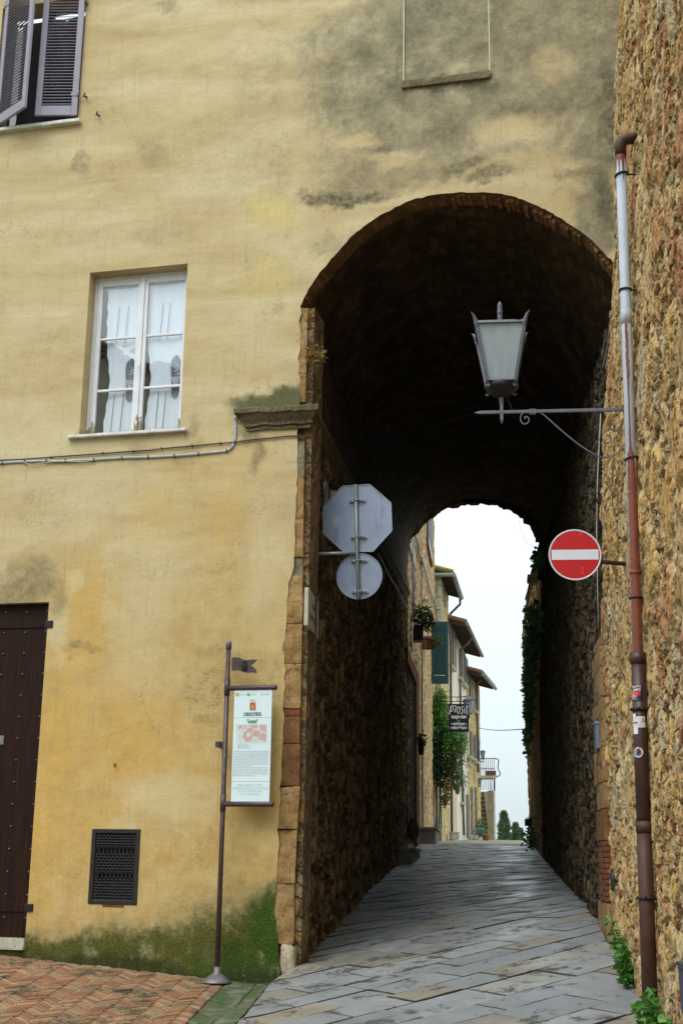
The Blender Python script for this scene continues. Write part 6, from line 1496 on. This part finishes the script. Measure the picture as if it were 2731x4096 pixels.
# ---------------------------------------------------------------- ruined wall on the right with ivy
RE = [(2117,3372),(2113,3180),(2108,3046),(2104,2957),(2101,2850),(2095,2734),(2092,2622),(2088,2540),(2088,2463),(2097,2421),(2110,2385),(2117,2356),(2124,2299),(2136,2264),(2147,2211),(2155,2161),(2166,2130),(2186,2085)]
def ruin_off(s, z): return wall_off(0, max(0, z-s*RISE))*min(1, max(0, (28-s)/9))
def ruin_pt(x, y):
    o = 0
    for _ in range(6): p = rw(x, y, -o); s = (p-R0).dot(AX); o = ruin_off(s, p.z)
    return p.z, s
RP = sorted([ruin_pt(x, y) for x, y in RE])
RW_ = empty('ruined_wall', rwall(LEN+2, 1.6), 'broken high rubble wall overgrown with ivy on the right past the passage', 'wall')
zmx = RP[-1][0]
def rfn(a, b):
    z = 1.2+(zmx-1.2)*b; sm = interp(RP, z); sm += noise.noise(Vector((z*1.5, 3, 1)))*.15; s = LEN-SKEW-.3+(sm-LEN+SKEW+.3)*a; p = R0+AX*s-NR*(.02+ruin_off(s, z)); return (p.x, p.y, z)
mb = MB(); mb.grid(rfn, 130, 150, flip=True)
def rend(a, b):
    z = 1.2+(zmx-1.2)*b; sm = interp(RP, z)+noise.noise(Vector((z*1.5, 3, 1)))*.15; p = R0+AX*sm-NR*(.02+ruin_off(sm, z)+.8*a); return (p.x, p.y, z)
mb.grid(rend, 12, 150, flip=True); mb.build('wall', RUB_V, RW_)
mb = MB(); p = rw(2140, 2312, .0); mb.frame_box(p-NR*.1, NR*.3, AX*.7, (0,0,.10)); mb.build('ledge_stone', PALESTONE, RW_)
mb = MB(); p = rw(2160, 2150, .0); mb.frame_box(p-NR*.1, NR*.2, AX*.5, (0,0,.14)); mb.build('broken_beam', EAVE, RW_)
IVYL = leafmat('ivy_leaf', [(.05,.12,.04), (.10,.22,.07), (.16,.30,.11)])
def ivy(label, pts, seed, size=.15):
    mb = MB(); rr = random.Random(seed)
    for x, y, rx, ry, n in pts:
        c_ = rw(x, y, .12); k = (c_-CAM).dot(HF)/FPX
        for _ in range(n):
            q = rw(x+rr.gauss(0, rx*.5), y+rr.gauss(0, ry*.5), rr.uniform(-.05, .35)); leaf(mb, q, size, rr, .3, .8)
    o = tag(mb.build('ivy', IVYL), label, 'ivy', 'ivy on the ruined wall'); return o
ivy('dark ivy hanging in the middle of the broken wall top', [(2135,2480,18,60,260),(2125,2540,20,70,420),(2122,2600,18,50,300),(2105,2590,12,40,130)], 1)
ivy('dark ivy trailing lowest on the broken wall', [(2118,2690,18,60,380),(2114,2770,14,70,340),(2112,2850,11,70,260),(2110,2950,9,70,240)], 2)
ivy('small light ivy tuft near the top of the broken wall', [(2148,2240,9,32,130)], 3)
ivy('sparse ivy sprig low on the slope of the broken wall top', [(2108,2440,7,14,40)], 7)
mb = MB(); rr = random.Random(4); p = rw(2121,3352,.3); clump(mb, p, (.18,.3,.32), 220, .1, rr, .5); tag(mb.build('small_shrub', LEAF), 'bright green shrub at the foot of the broken wall', 'shrub')
mb = MB(); p = cd(2103,3303,32.0); mb.frame_box(p, VX*.14, HF*.25, (0,0,.16)); mb.tube([p+Vector((.0,0,.18)), p+VX*.3+Vector((0,0,.18))], .012, 5); tag(mb.build('bracket_sign', IRON), 'tiny black box sign sticking out from the broken wall', 'sign')
mb = MB(); a, b_ = F4.at(1900,2909,.1), rw(2108,2915,.0); mb.tube([a.lerp(b_, k/12)-Vector((0,0,.10*math.sin(k/12*math.pi))) for k in range(13)], .016, 5); tag(mb.build('overhead_wire', CABK), 'thin wire stretched across the street to the broken wall', 'wire')
mb = MB(); c_ = fo+Vector((0,0,0)); mb.tube([pl(x, y, L0+AX*(LEN-.3), AX) for x, y in spl([(2062,2040),(2072,2070),(2080,2110),(2098,2160),(2120,2180),(2145,2182),(2160,2170)], 4)], .005, 5); tag(mb.build('dangling_wire', CABT), 'thin wire dangling in a loop from the far arch', 'wire')

# ---------------------------------------------------------------- cypresses beyond the crest
def cypress(x0, x1, y0, y1, d, label, seed, tops=1):
    rr = random.Random(seed); b_ = cd((x0+x1)/2, y1, d); h = cd((x0+x1)/2, y0, d).z-b_.z; r = (x1-x0)/2*d/FPX; b_.z -= 1.2; o = empty('cypress_tree', b_, label, 'tree', 'cypresses beyond the crest')
    mb = MB(); mb.tube([b_, b_+Vector((0,0,h*.4)), b_+Vector((0,0,h*.9))], [.14,.09,.03], 8); mb.build('trunk', STEM, o)
    mb = MB()
    for _ in range(int(1500*tops)):
        f = rr.random()**.85; rad = r*min(1, 1.15*(1-f)**.55)*(.8+.35*noise.noise(Vector((f*6, seed, rr.random()*.4)))); a = rr.uniform(0,6.283); q = rad*rr.random()**.35
        leaf(mb, b_+Vector((math.cos(a)*q, math.sin(a)*q, .9+(h+.3)*f)), .30, rr, -1.8, .34)
    mb.build('crown', CYP, o)
cypress(1986, 2046, 3256, 3362, 96, 'tallest and broadest cypress beyond the crest', 11, 1.5); cypress(2045, 2077, 3302, 3362, 100, 'medium cypress right of the tallest one', 12); cypress(2071, 2091, 3324, 3362, 102, 'smallest cypress close to the broken wall', 13, .6)
# low kerb at the end of the street
mb = MB(); a, b_ = cd(1980,3364,75*S_), cd(2120,3366,75*S_); mb.frame_box(a-Vector((0,0,.3)), b_-a, HF*.4, (0,0,.32)); tag(mb.build('end_kerb', GREYSTONE), 'low stone edge closing the street before the cypresses', 'kerb')

# ---------------------------------------------------------------- small plants at hand
def base_pt(px, py, o=.08): p = rw(px, py, o); return Vector((p.x, p.y, gz(p.x, p.y)))
weed('weed', base_pt(2505, 3945), .62, 17, 'leafy green weed at the foot of the rubble wall before the drainpipe', 3, .085)
weed('weed', base_pt(2640, 4130, .10), .48, 9, 'broad leaved green weed right of the drainpipe foot', 4, .12)
weed('weed', base_pt(2560, 4050, .12), .26, 3, 'tiny weed left of the drainpipe foot', 6, .05)
mb = MB(); rr = random.Random(15); p = lw(1262, 1425, .08); clump(mb, p, (.16,.16,.12), 170, .06, rr, .6, -.2); tag(mb.build('dry_plant', DRY), 'dry brown plant growing from the spring of the arch', 'plant')
p = rw(2748, 3960, .06); mb = MB(); mb.frame_box(p-AX*.5+Vector((0,0,-.14)), AX*.48, NR*.05, Vector((0,0,.28))+AX*.06); mb.frame_box(p-AX*.5+Vector((0,0,.14)), AX*.56, NR*.06, Vector((0,0,.03))); tag(mb.build('plastic_box', simple('dark_blue_plastic', (.018,.024,.045), .35), None, .01), 'dark blue plastic box fixed low on the rubble wall at the frame edge', 'box')

# ---------------------------------------------------------------- the houses across the square, seen only mirrored in the panes
OP = empty('opposite_house', (-16, -27, -1), 'gabled house across the square, mirrored dark in the window panes', 'house')
mb = MB(); mb.prism([Vector(q) for q in ((-30,-26,-3),(-6,-26,-3),(-6,-26,14.5),(-15,-26,19.0),(-30,-26,14.5))], (0,-9,0)); mb.build('wall', CREAM, OP)
mb = MB(); mb.prism([Vector(q) for q in ((-5.4,-25.4,14.1),(-5.4,-25.4,14.4),(-15,-25.4,19.4),(-30,-25.4,14.8),(-30,-25.4,14.5),(-15,-25.4,19.05))], (0,-10,0)); mb.build('roof', TILE, OP)
# ---------------------------------------------------------------- light: bright overcast sky, one soft sun
w = bpy.data.worlds.new('World'); sc.world = w; w.use_nodes = True; nt = w.node_tree; nt.nodes.clear()
SUN_EL, SUN_AZ = R(50), R(-160)                   # azimuth in the facade frame: behind the viewer, to the left
sky = nt.nodes.new('ShaderNodeTexSky'); sky.sky_type = 'NISHITA'; sky.sun_disc = False; sky.sun_elevation = SUN_EL; sky.sun_rotation = SUN_AZ; sky.air_density = 1.0; sky.dust_density = 3.0
hs_ = nt.nodes.new('ShaderNodeHueSaturation'); hs_.inputs['Saturation'].default_value = .35
mx = nt.nodes.new('ShaderNodeMix'); mx.data_type = 'RGBA'; mx.inputs[0].default_value = .86; mx.inputs[7].default_value = (5.0, 5.8, 6.0, 1)
bg = nt.nodes.new('ShaderNodeBackground'); bg.inputs[1].default_value = .10
# overcast: the cloud layer is about three times as bright overhead as at the horizon
tc = nt.nodes.new('ShaderNodeTexCoord'); sx_ = nt.nodes.new('ShaderNodeSeparateXYZ'); mr = nt.nodes.new('ShaderNodeMapRange'); vm = nt.nodes.new('ShaderNodeVectorMath'); vm.operation = 'SCALE'
mr.inputs[1].default_value = 0; mr.inputs[2].default_value = 1; mr.inputs[3].default_value = 1; mr.inputs[4].default_value = 2.9
nt.links.new(tc.outputs['Generated'], sx_.inputs[0]); nt.links.new(sx_.outputs[2], mr.inputs[0]); nt.links.new(mx.outputs[2], vm.inputs[0]); nt.links.new(mr.outputs[0], vm.inputs['Scale'])
ow = nt.nodes.new('ShaderNodeOutputWorld')
nt.links.new(sky.outputs[0], hs_.inputs['Color']); nt.links.new(hs_.outputs[0], mx.inputs[6]); nt.links.new(vm.outputs[0], bg.inputs[0]); nt.links.new(bg.outputs[0], ow.inputs[0])
sl = bpy.data.lights.new('sun', 'SUN'); sl.energy = .9; sl.angle = R(35); sl.color = (1, .965, .91); so = bpy.data.objects.new('sun', sl); COL.objects.link(so)
dv = Vector((math.sin(SUN_AZ)*math.cos(SUN_EL), math.cos(SUN_AZ)*math.cos(SUN_EL), math.sin(SUN_EL))); so.rotation_euler = dv.to_track_quat('Z', 'Y').to_euler(); so.location = dv*40
sc.view_settings.view_transform = 'Standard'; sc.view_settings.look = 'None'; sc.view_settings.exposure = .58; sc.view_settings.gamma = 1; sc.view_settings.use_curve_mapping = False
sc.cycles.max_bounces = 6; sc.cycles.diffuse_bounces = 4; sc.cycles.glossy_bounces = 3; sc.cycles.transparent_max_bounces = 8; sc.cycles.use_denoising = True
